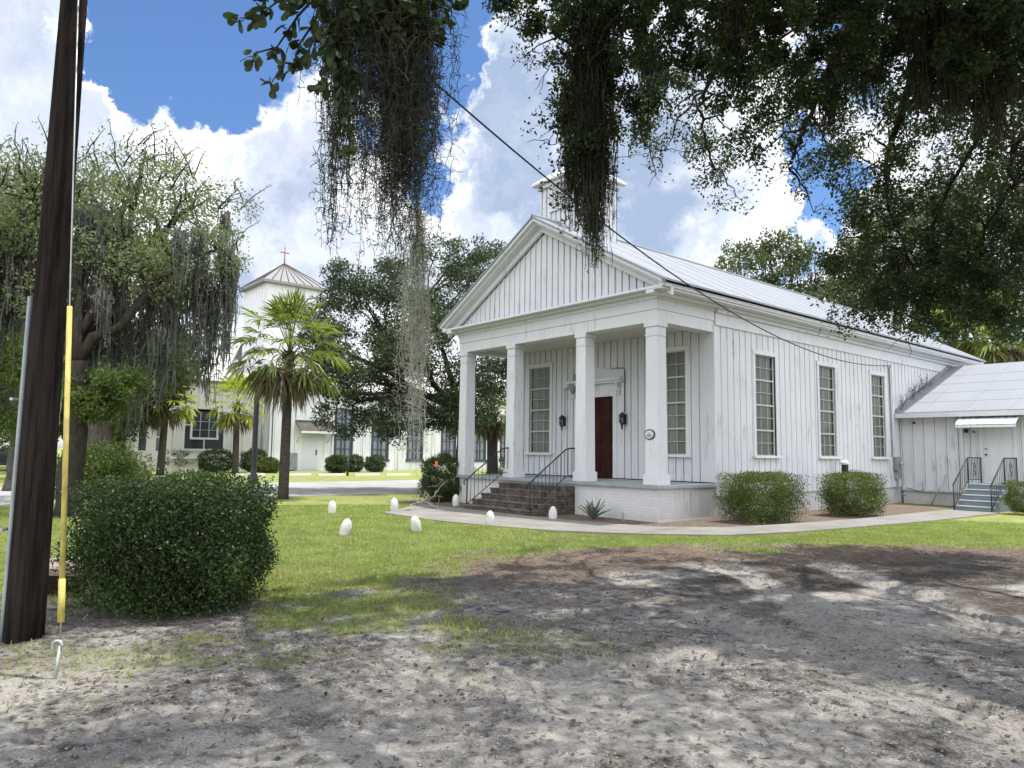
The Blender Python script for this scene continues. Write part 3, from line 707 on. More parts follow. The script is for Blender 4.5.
for lx in (-16.42, -13.93):
    l = MB(); l.box((lx - .05, YW - .04, 2.45), (lx + .05, YW - .0245, 2.75)); l.tube([(lx, YW - .04, 2.72), (lx, YW - .10, 2.78), (lx, YW - .15, 2.74)], .012, 6)
    l.lathe([(.01, .14), (.05, .10), (.095, .04), (.095, .02), (.075, 0), (.065, -.18), (.03, -.24), (.015, -.36), (.004, -.38)], (lx, YW - .16, 2.66), 8)
    lo = l.build('lantern', BLACK, ch)
    g = MB(); g.lathe([(.05, .0), (.069, -.01), (.064, -.16), (.04, -.18)], (lx, YW - .2, 2.655), 8)
    g.build('lantern_glass', GLASS, lo)
# wiring and fan left of the door
MB().tube([(-16.42, YW - .03, 2.8), (-16.42, YW - .03, 3.62)], .008, 5).build('cable', CABLE, ch); fn = MB(); fn.tube([(-13.93, YW - .03, 2.8), (-13.93, YW - .03, 4.03), (-13.99, YW - .055, 4.10), (-14.4, YW - .055, 4.12)], .009, 5)
fn.build('cable', CABLE, ch)
sp = MB(); sp.lathe([(.03, .2), (.10, .15), (.12, .0), (.06, -.12), (.02, -.2)], (-15.95, YW - .16, 3.62), 8); sp.box((-16.05, YW - .06, 3.45), (-15.85, YW - .03, 4.05)); sp.tube([(-16.42, YW - .06, 3.6), (-16.2, YW - .12, 3.65), (-15.95, YW - .16, 3.62)], .015, 6)
sp.build('flood_light', GREYM, ch)
# oval plaque on right column
pc = MB(); pcx, pcy, pcz = -11.16, YF - .012, 2.07
th = np.linspace(0, 2 * pi, 28, endpoint=False)
pc.prism([(pcx + .16 * cos(t), pcz + .125 * sin(t)) for t in th], 1, pcy - .012, pcy + .02, 0)
pc.prism([(pcx + .132 * cos(t), pcz + .10 * sin(t)) for t in th], 1, pcy - .02, pcy - .0121, 1)
pc.prism([(pcx - .09, pcz - .05), (pcx + .09, pcz - .05), (pcx + .05, pcz + .0), (pcx + .02, pcz - .005), (pcx, pcz + .05), (pcx - .02, pcz - .005), (pcx - .06, pcz + .01)], 1, pcy - .024, pcy - .0201, 2)
pc.build('plaque', [BLACK, STONE, GREYM], ch)
# brick steps
st = MB(); SX0, SX1 = -16.5, -13.72
for k in range(5): st.box((SX0, 12.12 + k * .32, -.05), (SX1, YF + .045, .146 * (k + 1) + (.0 if k < 4 else .02))) if k == 0 else st.box((SX0 + .001 * k, 12.12 + k * .32, .146 * k + .0), (SX1 - .001 * k, YF + .044, .146 * (k + 1)))
for k in range(5): st.box((SX0 - .01, 12.10 + k * .32, .146 * (k + 1) - .05), (SX1 + .01, 12.16 + k * .32, .146 * (k + 1) + .006))
st.build('front_steps', BRICK, ch, bevel=.012)
def rail(x, ya, yb, z0a, z0b, loop=True):
    r = MB(); n = 11; hgt_ = .86
    top = [(x, ya, z0a + hgt_ - .04), (x, ya + .03, z0a + hgt_)] + [(x, ya + (yb - ya) * t, z0a + hgt_ + (z0b - z0a) * t) for t in (.2, .5, .8, .96)] + [(x, yb + .12, z0b + hgt_ + .0), (x, yb + .3, z0b + hgt_ + .0)]
    if loop: top = [(x, ya - .09, z0a + hgt_ - .18), (x, ya - .11, z0a + hgt_ - .10), (x, ya - .06, z0a + hgt_ - .03)] + top
    r.tube(top, .02, 6)
    r.tube([(x, ya, z0a + .14), (x, yb, z0b + .14), (x, yb + .3, z0b + .14)], .012, 6)
    r.tube([(x, ya, z0a - .1), (x, ya, z0a + hgt_)], .022, 6); r.tube([(x, yb + .3, z0b - .0), (x, yb + .3, z0b + hgt_ + .03)], .022, 6)
    for k in range(1, n + 1):
        t = k / (n + 1.); yy = ya + (yb + .3 - ya) * t; zz = z0a + (z0b - z0a) * min(1, (yy - ya) / (yb - ya)); r.tube([(x, yy, zz + .14), (x, yy, zz + hgt_ - .01)], .008, 5)
    return r
r = rail(SX1 - .06, 12.2, 13.5, .0, .87); r.build('handrail', BLACK, ch)
r = rail(SX0 + .06, 12.2, 13.5, .0, .87); r.tube([(SX0 + .06, 13.8, 1.73), (SX0 - .1, 13.8, 1.73)], .018, 6); r.build('handrail', BLACK, ch)
# service drop mast, meter box, hose bib pipes on side wall
mp_ = MB(); mp_.box((XR - .0, 26.62, 1.15), (XR + .16, 26.95, 1.62)); mp_.box((XR, 26.68, .85), (XR + .14, 26.95, 1.13)); mp_.lathe([(.09, 0), (.1, .02), (.08, .1), (.02, .12)], (XR + .22, 26.8, 1.36), 10)
mp_.tube([(XR + .05, 26.5, 1.6), (XR + .05, 26.5, 4.75), (XR + .12, 26.46, 4.8)], .03, 8); mp_.tube([(XR + .07, 26.8, .85), (XR + .07, 26.8, .35), (XR + .3, 26.9, .3)], .03, 8)
mp_.build('meter_box', GREYM, ch, bevel=.008)
# ---- annex
AY = 27.3; AX1 = -2.6
an = MB()
batten_wall(an, 1, AY, -1, XR + .03, AX1, lambda a: 3.05, z0=.5, step=.36, bw=.03, gw=.018, holes=[(-8.33, -7.47, .8, 2.63)])
batten_wall(an, 0, AX1, 1, AY, 35, lambda a: 3.05, z0=.5)
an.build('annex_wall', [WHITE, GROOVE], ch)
af = MB(); af.box((XR + .03, AY + .04, -.05), (AX1 - .05, 35, .5)); af.box((XR + .03, AY - .05, .45), (AX1, AY + .02, .53)); af.build('annex_foundation', FOUND, ch)
ar = MB(); sl2 = (5.12 - 3.1) / (32.0 - 26.9)
P = [(26.9, 3.10), (32.2, 3.10 + 5.3 * sl2), (32.2, 3.17 + 5.3 * sl2), (26.9, 3.17)]
ar.prism(P, 0, XR + .03, AX1 + .4)
ar.prism([(32.2, 3.10 + 5.3 * sl2), (37.4, 3.1), (37.4, 3.17), (32.2, 3.17 + 5.3 * sl2)], 0, XR + .03, AX1 + .4)
for xk in np.arange(XR + .9, AX1 + .4, 1.3):
    ar.prism([(26.9, 3.17), (32.2, 3.17 + 5.3 * sl2), (32.2, 3.178 + 5.3 * sl2), (26.9, 3.178)], 0, xk, xk + .03)
for yk in (27.9, 28.9, 29.9, 30.9): z = 3.172 + (yk - 26.9) * sl2; ar.prism([(yk, z), (yk + .05, z + .05 * sl2), (yk + .05, z + .006 + .05 * sl2), (yk, z + .006)], 0, XR + .05, AX1 + .39)
ar.prism([(26.95, 3.18), (32.2, 3.18 + 5.25 * sl2), (32.2, 3.3 + 5.25 * sl2), (26.95, 3.3)], 0, XR + .026, XR + .09)
ar.build('annex_roof', METALROOF, ch)
ae = MB(); ae.box((XR + .03, 26.86, 2.98), (AX1 + .4, 26.90, 3.14)); ae.box((XR + .03, 26.9, 3.03), (AX1 + .3, AY - .03, 3.06)); ae.box((-8.98, AY - .07, .5), (-8.90, AY - .025, 3.0)); ae.build('annex_fascia', TRIM, ch)
ad = MB(); ad.box((-8.33, AY - .01, .82), (-7.47, AY + .03, 2.63))
for z0, z1 in ((1.0, 1.55), (1.7, 2.45)):
    for a0, a1 in ((-8.22, -7.95), (-7.85, -7.58)): ad.box((a0, AY - .018, z0), (a1, AY - .0101, z1))
adr = ad.build('annex_door', TRIM, ch, bevel=.004)
kn = MB(); kn.lathe([(.01, 0), (.035, .01), (.03, .05), (.01, .06)], (-8.25, AY - .05, 1.7), 8); kn.build('door_knob', BLACK, adr); MB().lathe([(.01, 0), (.03, .01), (.025, .03), (.01, .04)], (-8.25, AY - .04, 1.9), 8).build('deadbolt', BLACK, adr)
af2 = MB(); af2.box((-8.43, AY - .04, .8), (-8.33, AY - .0, 2.66)); af2.box((-7.47, AY - .04, .8), (-7.37, AY - .0, 2.66)); af2.box((-8.45, AY - .05, 2.66), (-7.35, AY, 2.76)); af2.build('door_frame', TRIM, adr)
aw = MB()
prof = [(AY - .03, 2.93), (AY - .3, 2.90), (AY - .55, 2.82), (AY - .72, 2.68)]
for k in range(3):
    (y0, z0), (y1, z1) = prof[k], prof[k + 1]
    aw.prism([(y0, z0), (y1, z1), (y1, z1 + .02), (y0, z0 + .02)], 0, -8.9, -7.2)
for xk in np.arange(-8.85, -7.2, .2):
    for k in range(3):
        (y0, z0), (y1, z1) = prof[k], prof[k + 1]; aw.prism([(y0, z0 + .02), (y1, z1 + .02), (y1, z1 + .035), (y0, z0 + .035)], 0, xk, xk + .03)
aw.prism([(AY - .72, 2.60), (AY - .72, 2.70), (AY - .70, 2.70), (AY - .70, 2.60)], 0, -8.9, -7.2); aw.build('awning', AWN, ch)
fl = MB(); fl.lathe([(.06, .0), (.07, .05), (.05, .12), (.02, .14)], (-8.78, AY - .12, 2.45), 10); fl.build('wall_lamp', BLACK, ch); MB().lathe([(.04, .0), (.05, .04), (.02, .08)], (-10.4, AY - .1, 2.78), 8).build('wall_lamp', BLACK, ch); MB().tube([(-8.6, AY - .05, 2.5), (-8.5, AY - .2, 2.45)], .02, 6).build('sensor', BLACK, ch)
as_ = MB()
as_.box((-8.42, 26.0, -.03), (-7.38, AY + .0, .80))
for k in range(4): as_.box((-8.42 + .002 * (k + 1), 24.88 + k * .28, -.03), (-7.38 - .002 * (k + 1), 26.0, .16 * (k + 1)))
as_.build('side_steps', BLUESTEP, ch)
sn = MB()
for k in range(4): sn.box((-8.44, 24.85 + k * .28, .16 * (k + 1) - .02), (-7.36, 24.93 + k * .28, .16 * (k + 1) + .008))
sn.box((-8.44, 25.97, .785), (-7.36, 26.05, .81)); sn.build('step_nosing', STONE, ch)
for xx in (-8.4, -7.4):
    r = MB(); r.tube([(xx, 24.7, .78), (xx, 26.0, 1.62), (xx, 27.25, 1.62)], .022, 6, ); r.tube([(xx, 24.72, 0), (xx, 24.72, .8)], .018, 6); r.tube([(xx, 26.0, .8), (xx, 26.0, 1.62)], .02, 6); r.tube([(xx, 27.2, .8), (xx, 27.2, 1.62)], .018, 6)
    r.tube([(xx, 24.75, .12), (xx, 26.0, .92), (xx, 27.2, .92)], .012, 6)
    for k in range(8): yy = 26.08 + k * .14; r.tube([(xx, yy, .92), (xx, yy, 1.61)], .007, 5)
    for k in range(1, 8): t = k / 8; r.tube([(xx, 24.72 + 1.28 * t, .12 + .8 * t), (xx, 24.72 + 1.28 * t, .8 + .82 * t)], .007, 5)
    for q in (0, 1): th = np.linspace(0, 2 * pi, 12); r.tube(np.stack([np.full(12, xx), 26.6 + .09 * np.cos(th), 1.14 + .22 * q + .09 * np.sin(th)], 1), .012, 5, cap=False)
    r.build('side_handrail', BLACK, ch)
lk = MB(); lk.tube([(-9.9, 27.05, .0), (-9.45, 27.2, 1.05)], .022, 6); tag(lk.build('pipe', GALV), 'thin dark pipe leaning on the annex wall', 'pipe')
pp = MB(); pp.tube([(-10.7, 27.1, .55), (-10.2, 27.15, .42), (-9.0, 27.18, .40), (-8.6, 27.2, .38)], .02, 6); pp.tube([(-10.2, 27.18, .42), (-10.2, 27.2, .8)], .012, 6); pp.build('drain_pipe', GREYM, ch)
rngv = np.random.default_rng(3); vt = MB(); lv_ = []
for k in range(26):
    s = rngv.uniform(0, .55); y0 = 27.0 + s * 5; z0 = 3.25 + (y0 - 26.9) * sl2; p = np.array([XR + .12, y0, z0]); Pp = [p]
    for j in range(6): p = p + np.array([rngv.uniform(0, .03), rngv.normal(0, .09), rngv.uniform(.02, .12)]); Pp.append(p)
    vt.tube(Pp, .008, 4)
    lv_.append(np.array(Pp) + rngv.normal(0, .05, (7, 3)))
vn = thing('vine', 'dead brown vine climbing above the annex roof corner', 'vine', (XR + .1, 27.4, 3.2)); vt.build('stem', TWIG, vn); quads('leaves', leaf_quads(rngv, np.concatenate(lv_), .07, .6), 4, PALMD, vn)

# ------------------------------------------------------------------ pole, guy wire, cable
P0 = np.array([-7.39, .90]); 
pz = np.linspace(-.2, 10.5, 24)
pm = MB(); pm.tube([(P0[0] + .002 * z, P0[1] + .004 * z, z) for z in pz], .150 - .0078 * pz, 20)
pole = thing('utility_pole', 'dark weathered wooden utility pole standing at the left foreground', 'utility pole', (P0[0], P0[1], 0)); pm.build('shaft', POLEW, pole)
cdn = MB()
rv = np.array(_r0); sidev = -_r0 * .168 + _fw0 * -.02
zz = np.linspace(0, 2.9, 10); cdn.tube([(P0[0] + sidev[0] * (1 - .035 * z), P0[1] + sidev[1] * (1 - .035 * z), z) for z in zz], .020, 10); cdn.build('ground_wire_conduit', CONDUIT, pole)
for z in (.9, 2.0):
    b = MB(); b.tube([(P0[0] + sidev[0] * 1.25 + a * _fw0[0], P0[1] + sidev[1] * 1.25 + a * _fw0[1], z) for a in (-.05, .05)], .014, 6); b.build('strap', GALV, pole)
gy = thing('guy_wire', 'steel guy wire with a yellow plastic guard beside the pole', 'guy wire', (-6.07, .96, 0))
A0 = np.array([-6.07, .96, .22]); A1 = np.array([P0[0], P0[1], 7.2]); dv = (A1 - A0); dvn = dv / np.linalg.norm(dv)
MB().tube([A0, A1], .006, 6).build('wire', GALV, gy)
g0 = A0 + dvn * .14; g1 = A0 + dvn * 2.52
MB().tube([g0, g0 + dvn * .30], .023, 12).tube([g0 + dvn * .28, g1], .019, 12).build('guard', YEL, gy)
th = np.linspace(-.3, pi * 1.3, 12)
anc = MB().tube([(-6.05, .93, -.1), (-6.06, .95, .08), (-6.07, .96, .2)], .013, 8)
anc.tube([A0 + np.array([.035 * cos(t) * _r0[0] - .02 * _r0[0], .035 * cos(t) * _r0[1] - .02 * _r0[1], .035 * sin(t) - .02]) for t in th], .010, 6); anc.build('anchor_rod', GALV, gy)
cb = MB(); PA = np.array([P0[0], P0[1]]); PB = np.array([-10.86, 26.5]); pts = []
for s in np.linspace(0, 1, 40): q = PA + (PB - PA) * s; pts.append((q[0], q[1], 6.65 - 5.35 * (s - .167) + 6.24 * (s - .167) * (s - .494)))
cb.tube(pts, .014, 6)
tag(cb.build('power_cable', CABLE), 'black service cable sagging from the pole to the church wall', 'cable')

# ------------------------------------------------------------------ overhead live oak
ro_ = np.random.default_rng(21)
MASK = """0587899888788767899989999999
0277899787888568999788999988
0033699758878688998678999986
0001698778757788889657899976
0001697797525677877556789966
0002695795336567776456778866
0002683484367556675356557667
0001571142366445574266346777
0001460010165312563365467777
0000350000023100463576677777
0000230000000000136888788776
0000010000000000017888898877
0000000000000000037888899877
0000000000000000057888999877
0000000000000000034777888876
0000000000000000024556777887
0000000000000000000003440055""".split('\n')
oak = thing('oak_tree', 'huge live oak overhead with leafy boughs hanging over the dirt lot', 'tree', (4.2, 4.6, 0))
clumps = []
for r_, row in enumerate(MASK):
    for c_, chd in enumerate(row):
        dg = int(chd)
        if not dg: continue
        x_ = 480 + c_ * 20 + 10 + ro_.uniform(-7, 7); y_ = r_ * 20 + 10 + ro_.uniform(-7, 7)
        el = math.atan((452 - y_) / F)
        zc = 6.9 + ro_.uniform(-.8, .9)
        if x_ < 620: d = 9.6 + ro_.uniform(-.5, .5) + (x_ < 540) * .4
        else: d = min((zc - 1.6) / math.tan(max(el, .12)), 13.0 + ro_.uniform(-.9, 1.2) + (1.2 if x_ > 860 else 0))
        clumps.append((at(x_, y_, d), dg, d))
for c_ in range(28):      # continue just above the frame edge
    for yy_ in (-10, -32, -58, -90):
        x_ = 490 + c_ * 20 + ro_.uniform(-9, 9); d = 8.2 + ro_.uniform(-.8, .8); clumps.append((at(x_, yy_, d), 7, d))
Lf = []
for c, dg, d in clumps:
    sc = d / 10.; n = int((14 + 6 * (c[2] < 5.6 and d > 12)) * dg ** 1.75); ry_ = .24 if c[0] > -6.6 and d < 10.2 and proj(c)[0] < 625 else .42
    subs = clump_pts(ro_, c, (.20 * sc, ry_ * .9 * sc, .20 * sc), 5)
    for s_ in subs: Lf.append(leaf_quads(ro_, clump_pts(ro_, s_, (.13 * sc,) * 3, max(2, n // 5)), .062 * (.9 + .12 * sc), .55, .15))
over = []
tries = 0
while len(over) < 235 and tries < 12000:
    tries += 1
    p = np.array([ro_.uniform(-8.2, 7), ro_.uniform(-5.5, 15), ro_.uniform(6.2, 9.5)])
    if p[0] < -5.8 and p[1] < -1: continue
    px_, py_, zd = proj(p)
    if zd > 0 and -60 < px_ < 1090 and py_ > -70: continue
    over.append(p)
for c in over: Lf.append(leaf_quads(ro_, clump_pts(ro_, c, (.9, .9, .45), 560), .105, .6))
quads('crown', np.concatenate(Lf), 4, OAKL, oak)
# limbs: trunk behind the viewer to the right, limbs fan out over the lot
bt = MB(); tr0 = np.array([4.2, 4.6, 0])
bt.tube([tr0 + [0, 0, -.2], tr0 + [-.02, 0, .6], tr0 + [-.1, .1, 1.8], tr0 + [-.2, .15, 3.0]], [.85, .62, .55, .52], 16)
fork = tr0 + [-.2, .15, 2.9]
limbs = []
def limb(pts, r0, r1):
    P = np.array(pts, float); n = 26; t = np.linspace(0, len(P) - 1, n); Q_ = np.zeros((n, 3))
    for i_, tt in enumerate(t):
        k_ = min(int(tt), len(P) - 2); f_ = tt - k_; p0 = P[max(k_ - 1, 0)]; p1 = P[k_]; p2 = P[k_ + 1]; p3 = P[min(k_ + 2, len(P) - 1)]
        Q_[i_] = .5 * ((2 * p1) + (-p0 + p2) * f_ + (2 * p0 - 5 * p1 + 4 * p2 - p3) * f_ ** 2 + (-p0 + 3 * p1 - 3 * p2 + p3) * f_ ** 3)
    Q_[1:-1] += ro_.normal(0, .025, (n - 2, 3))
    bt.tube(Q_, r1 + (r0 - r1) * (1 - np.linspace(0, 1, n)) ** 1.9, 10); limbs.append(Q_)
limb([fork, (2, 6, 5.2), (-1.2, 7.6, 6.9), at(860, 8, 9.5), at(760, 15, 10), at(640, -5, 10), at(585, 20, 9.7)], .30, .045)
limb([fork, (1.5, 8, 4.9), at(960, -30, 9.5), at(920, 60, 11), at(895, 130, 12.5), at(885, 190, 13.5), at(905, 250, 14)], .24, .02)
limb([fork, (2.6, 9, 5), at(1040, -20, 11), at(1000, 90, 12.5), at(960, 170, 13.5), at(925, 240, 14)], .2, .02)
limb([fork, (3.2, 9.5, 4.6), at(1060, 120, 12), at(1010, 190, 13), at(975, 250, 14)], .16, .02)
limb([fork, (1, 4, 6.5), (-2, 4, 8.2), (-5, 4.5, 8.6), (-7, 5, 8.4)], .28, .05)
limb([fork, (1, 2, 6.8), (-2.5, .5, 8.3), (-5, -1, 8.8)], .24, .05)
limb([fork, (4, 1, 6.5), (3, -3, 8.2), (2, -5, 8.6)], .24, .05)
limb([fork, (6, 6, 6.5), (8, 9, 8)], .24, .06)
limb([at(760, 15, 10), at(720, 60, 11), at(700, 110, 12), at(715, 170, 12.8)], .07, .02)
limb([at(860, 8, 9.5), at(820, 90, 11), at(800, 140, 12.3), at(790, 170, 12.8)], .07, .02)
limb([at(640, -5, 10), at(650, 70, 11.5), at(640, 130, 12.5)], .05, .015)
limb([at(585, 20, 9.7), at(572, 100, 9.6), at(570, 190, 9.6)], .04, .012)
LP = np.concatenate(limbs)
tw = MB()
for c in [q[0] for q in clumps[::2]] + over[::2]:
    dd = np.linalg.norm(LP - c, axis=1) + (LP[:, 2] < 4) * 5; b_ = LP[np.argmin(dd)]
    if np.linalg.norm(b_ - c) < 3.5: tw.tube(curve_pts(b_, c, .12, 6, .04, ro_), np.linspace(.022, .006, 6), 5)
    for j in range(3): tw.tube(curve_pts(c, c + rnd_dirs(ro_, 1)[0] * .35, .02, 4, .02, ro_), [.008, .006, .005, .003], 4)
trk = bt.build('trunk', DBARK, oak); tw.build('twigs', DBARK, oak)
# near low bough with spoon shaped leaves
nb = MB(); bl = []
hang0 = at(345, -60, 4.4)
tips = [at(252, 62, 3.9), at(240, 18, 3.9), at(272, 82, 3.8), at(300, 60, 4.), at(322, 30, 4.1), at(262, -10, 4.1), at(292, 5, 4.), at(318, 85, 4.0), at(445, 18, 4.2), at(455, 4, 4.3), at(350, 145, 4.2), at(338, 100, 4.2), at(305, -30, 4.2), at(440, -10, 4.2), at(360, 40, 4.3), at(375, 20, 4.3), at(335, 60, 4.3), at(395, 30, 4.3), at(415, 25, 4.3), at(350, 85, 4.3), at(300, -10, 4.2), at(355, 10, 4.2), at(430, 40, 4.3)]
for t_ in tips:
    Pp = curve_pts(hang0 if t_[0] < 9 else hang0, t_, -.12, 9, .02, ro_); nb.tube(Pp, np.linspace(.012, .003, 9), 5)
    dr_ = Pp[-1] - Pp[-3]; dr_ /= np.linalg.norm(dr_)
    for j in range(34):
        k_ = ro_.integers(4, 9); b_ = Pp[k_] + ro_.normal(0, .015, 3)
        bl.append(big_leaf(ro_, b_, dr_ + rnd_dirs(ro_, 1)[0] * .9 + [0, 0, -.35], ro_.uniform(.06, .10), ro_.uniform(.032, .048)))
nb.tube(curve_pts((1.5, 4, 6.2), hang0, .8, 12, .03, ro_), np.linspace(.06, .014, 12), 7)
quads('low_bough_leaves', np.array(bl), 9, OAKL, oak); nb.build('low_bough', DBARK, oak)

# ------------------------------------------------------------------ spanish moss hanging from the oak
def moss_thing(label, parts, m=MOSS, width=.004, curls=1.0, seed=1, jit=.35, seg=.05, clen=.05):
    rg = np.random.default_rng(seed); out = []; base = None
    for (px_, py_, d, rad, L0, L1, n) in parts:
        c = at(px_, py_, d); base = c if base is None else base
        T = c + rg.normal(0, 1, (n, 3)) * np.array([rad, rad, rad * .8]) * .5
        out.append(moss_ribbons(rg, T, rg.uniform(L0, L1, n), width, seg, jit, curls, clen))
    V = np.concatenate(out) - base
    o = quads('spanish_moss', V, 4, m); o.location = tuple(base)
    return tag(o, label, 'moss', 'beards of moss hanging from the big oak')
moss_thing('broad dark tangled beard of moss hanging left of the church pediment', [(403, -25, 4.5, .25, .8, 1.7, 200), (405, -10, 4.5, .19, 1.1, 1.95, 150), (378, -25, 4.5, .26, .5, 1.15, 120)], width=.0058, curls=2.2, seed=2, jit=.5, clen=.06)
moss_thing('dark narrow strand of moss left of the broad tangled beard', [(346, -30, 4.6, .075, .9, 1.9, 110)], width=.007, curls=1.5, seed=3, jit=.4)
moss_thing('long thin grey wisp of moss trailing down past the oak hedge', [(417, 215, 5.1, .07, .3, .8, 50), (418, 240, 5.1, .055, .6, 1.3, 50), (418, 310, 5.1, .045, .7, 1.3, 34)], m=mat('silvery_moss', (.30, .30, .28), .95, trans=.3, var=.2, var_col=(.46, .45, .42), vscale=20), width=.0045, curls=1.3, seed=4, jit=.45, clen=.07)
moss_thing('thick long curtain of moss in front of the roof cupola', [(592, 10, 9.5, .27, 1.9, 3.0, 220), (592, 70, 9.5, .22, 1.6, 2.5, 190), (575, 90, 9.6, .16, 1.2, 2.0, 80), (595, 150, 9.5, .13, .9, 1.75, 100)], width=.016, curls=.5, seed=5, jit=.22, clen=.06)
moss_thing('tapered beard of moss hanging at the top centre of the canopy', [(733, -5, 9., .2, .6, 1.15, 150), (730, 20, 9., .13, .6, 1.1, 100)], width=.017, curls=.5, seed=6, jit=.2)
moss_thing('short wispy beard of moss just right of the cupola curtain', [(650, 40, 11., .22, .6, 1.4, 100)], width=.018, curls=.5, seed=7, jit=.25)
moss_thing('thin beard of moss below the horizontal limb', [(868, 20, 9.4, .18, .6, 1.2, 112)], width=.017, curls=.5, seed=8, jit=.25)
moss_thing('wide double beard of moss at the upper right', [(940, -15, 9., .34, .8, 1.5, 200), (950, 0, 9., .2, .8, 1.5, 125)], width=.017, curls=.5, seed=9, jit=.22)
moss_thing('long beard of moss close to the right edge of the canopy', [(992, 10, 9.6, .24, .8, 1.7, 150)], width=.017, curls=.5, seed=10, jit=.22)
moss_thing('small beard of moss between the centre and right beards', [(826, 80, 11., .2, .4, .9, 75)], width=.018, curls=.5, seed=12, jit=.25)

# ------------------------------------------------------------------ shrubs
def shrub(name, label, cat, c, r, n, leaf, m, seed, group=None, box=.0, aspect=.5, twigs=30, hollow=.72, lump=.10, rot=0.):
    rg = np.random.default_rng(seed); c = np.array(c, float); r = np.array(r, float)
    t = thing(name, label, cat, (c[0], c[1], 0), group)
    d = rnd_dirs(rg, n); k = np.abs(d).max(1); d = d * (1 - box + box / k)[:, None]
    rad = rg.uniform(hollow, 1.0, n) ** .7
    ls = 1 + lump * (np.sin(d[:, 0] * 5 + seed) * np.sin(d[:, 1] * 6 + 2 * seed) + np.sin(d[:, 2] * 7 + d[:, 0] * 4)) + rg.normal(0, .03, n)
    P = d * r * (rad * ls)[:, None]; P = np.stack([P[:, 0] * cos(rot) - P[:, 1] * sin(rot), P[:, 0] * sin(rot) + P[:, 1] * cos(rot), P[:, 2]], 1) + c; P = P[P[:, 2] > .02]
    quads('foliage', leaf_quads(rg, P, leaf, aspect, -.25), 4, m, t)
    s = MB()
    for j in range(twigs):
        e = c + rnd_dirs(rg, 1)[0] * r * .85; e[2] = abs(e[2]); b_ = np.array([c[0] + rg.normal(0, r[0] * .12), c[1] + rg.normal(0, r[1] * .12), 0.])
        s.tube(curve_pts(b_, e, rg.uniform(.0, .15), 7, .03, rg), np.linspace(.014, .004, 7), 4)
    s.build('stems', TWIG, t)
    return t
# big foreground bush
v1 = gnd(175, 622); big = shrub('boxwood_bush', 'large clipped dark green bush beside the utility pole', 'bush', (v1[0] - .70, v1[1] + .17, .65), (.88, .80, .66), 80000, .040, BOX, 5, box=.7, twigs=220, hollow=.4, lump=.055, rot=YAW)
big.rotation_euler = (0, 0, 0)
shrub('hedge_bush', 'clipped rounded bush by the porch side, nearest the front corner', 'bush', (-9.75, 16.2, .60), (.66, 1.05, .58), 32000, .045, BOXL, 6, 'clipped bushes along the side wall', box=.88, twigs=50, hollow=.55, lump=.05)
shrub('hedge_bush', 'clipped bush between the porch bush and the electric meter', 'bush', (-9.35, 20.1, .60), (.66, .98, .58), 28000, .045, BOXL, 7, 'clipped bushes along the side wall', box=.7, twigs=50, hollow=.55, lump=.05)
shrub('hedge_bush', 'low clipped bush right of the side door steps', 'bush', (-6.35, 25.0, .50), (.75, .5, .50), 16000, .045, BOXL, 8, 'clipped bushes along the side wall', box=.5, twigs=30)
q = gnd(437, 502); hb = shrub('hedge_bush', 'dark tall bush with an orange tag left of the porch', 'bush', (q[0] - .2, q[1] + .3, .72), (.66, .62, .74), 26000, .05, BOX, 9, box=.4, lump=.12)
og = MB(); p_ = at(436.5, 464, np.hypot(q[0], q[1]) - .55); og.box(p_ - [.05, .02, .09], p_ + [.05, .02, .09]); og.build('tag', mat('orange_tag', (.8, .16, .06), .6), hb)
p_ = gnd(440, 498); shrub('low_plant', 'dark straggly low plants at the foot of the tagged bush', 'plant', (p_[0], p_[1], .25), (.8, .6, .35), 2500, .06, MAGN, 10, lump=.25)
rg = np.random.default_rng(12)
for q_, (bx0, by0, ex, lab) in enumerate(((405, 512, 432, 'pale dead branch lying nearest the left end of the walk'), (428, 507, 448, 'forked dead branch propped against the low straggly plants'), (442, 511, 418, 'thin dead branch lying across the walk edge below the forked one'))):
    sk = MB(); b_ = gnd(bx0, by0) + [0, 0, .05]; e = gnd(ex, by0 - 3) + [0, 0, (.25, .75, .12)[q_]]; Pp = curve_pts(b_, e, .08, 9, .03, rg); sk.tube(Pp, np.linspace(.022, .007, 9), 6)
    for j in range(7):
        k_ = rg.integers(2, 8); sk.tube(curve_pts(Pp[k_], Pp[k_] + rg.normal(0, .24, 3) * [1, 1, .7] + [0, 0, .1], .03, 6, .02, rg), np.linspace(.010, .004, 6), 4)
    tag(sk.build('fallen_branch', DTWIG), lab, 'branch', 'dead branches by the walk')

# agave
ag = MB(); rg = np.random.default_rng(14); c = gnd(593, 519)
for k in range(20):
    az = k * 2.4; e0 = rg.uniform(.35, 1.25); ln = rg.uniform(.42, .62); d = np.array([cos(az) * cos(e0), sin(az) * cos(e0), sin(e0)]); s_ = np.cross(d, [0, 0, 1]); s_ /= np.linalg.norm(s_); nn = np.cross(s_, d)
    V = []
    for t, w in ((0, .035), (.3, .045), (.65, .034), (1, .002)): pnt = c + d * ln * t + np.array([0, 0, -.04 * t * t]); V += [pnt - s_ * w + nn * .012, pnt - nn * .006, pnt + s_ * w + nn * .012]
    ag.add(V, [(i_ * 3 + j, i_ * 3 + j + 1, i_ * 3 + j + 4, i_ * 3 + j + 3) for i_ in range(3) for j in range(2)], 0)
tag(ag.build('agave', AGAVE), 'spiky grey green agave beside the brick steps', 'agave')
wd = thing('weed', 'thin dry weed by the porch foundation right of the agave', 'weed', gnd(623, 524)); s = MB(); cc = gnd(623, 524)
for k in range(9): s.tube(curve_pts(cc, cc + [rg.normal(0, .12), rg.normal(0, .12), rg.uniform(.15, .4)], .03, 5, .01, rg), .005, 4)
s.build('stems', DTWIG, wd)

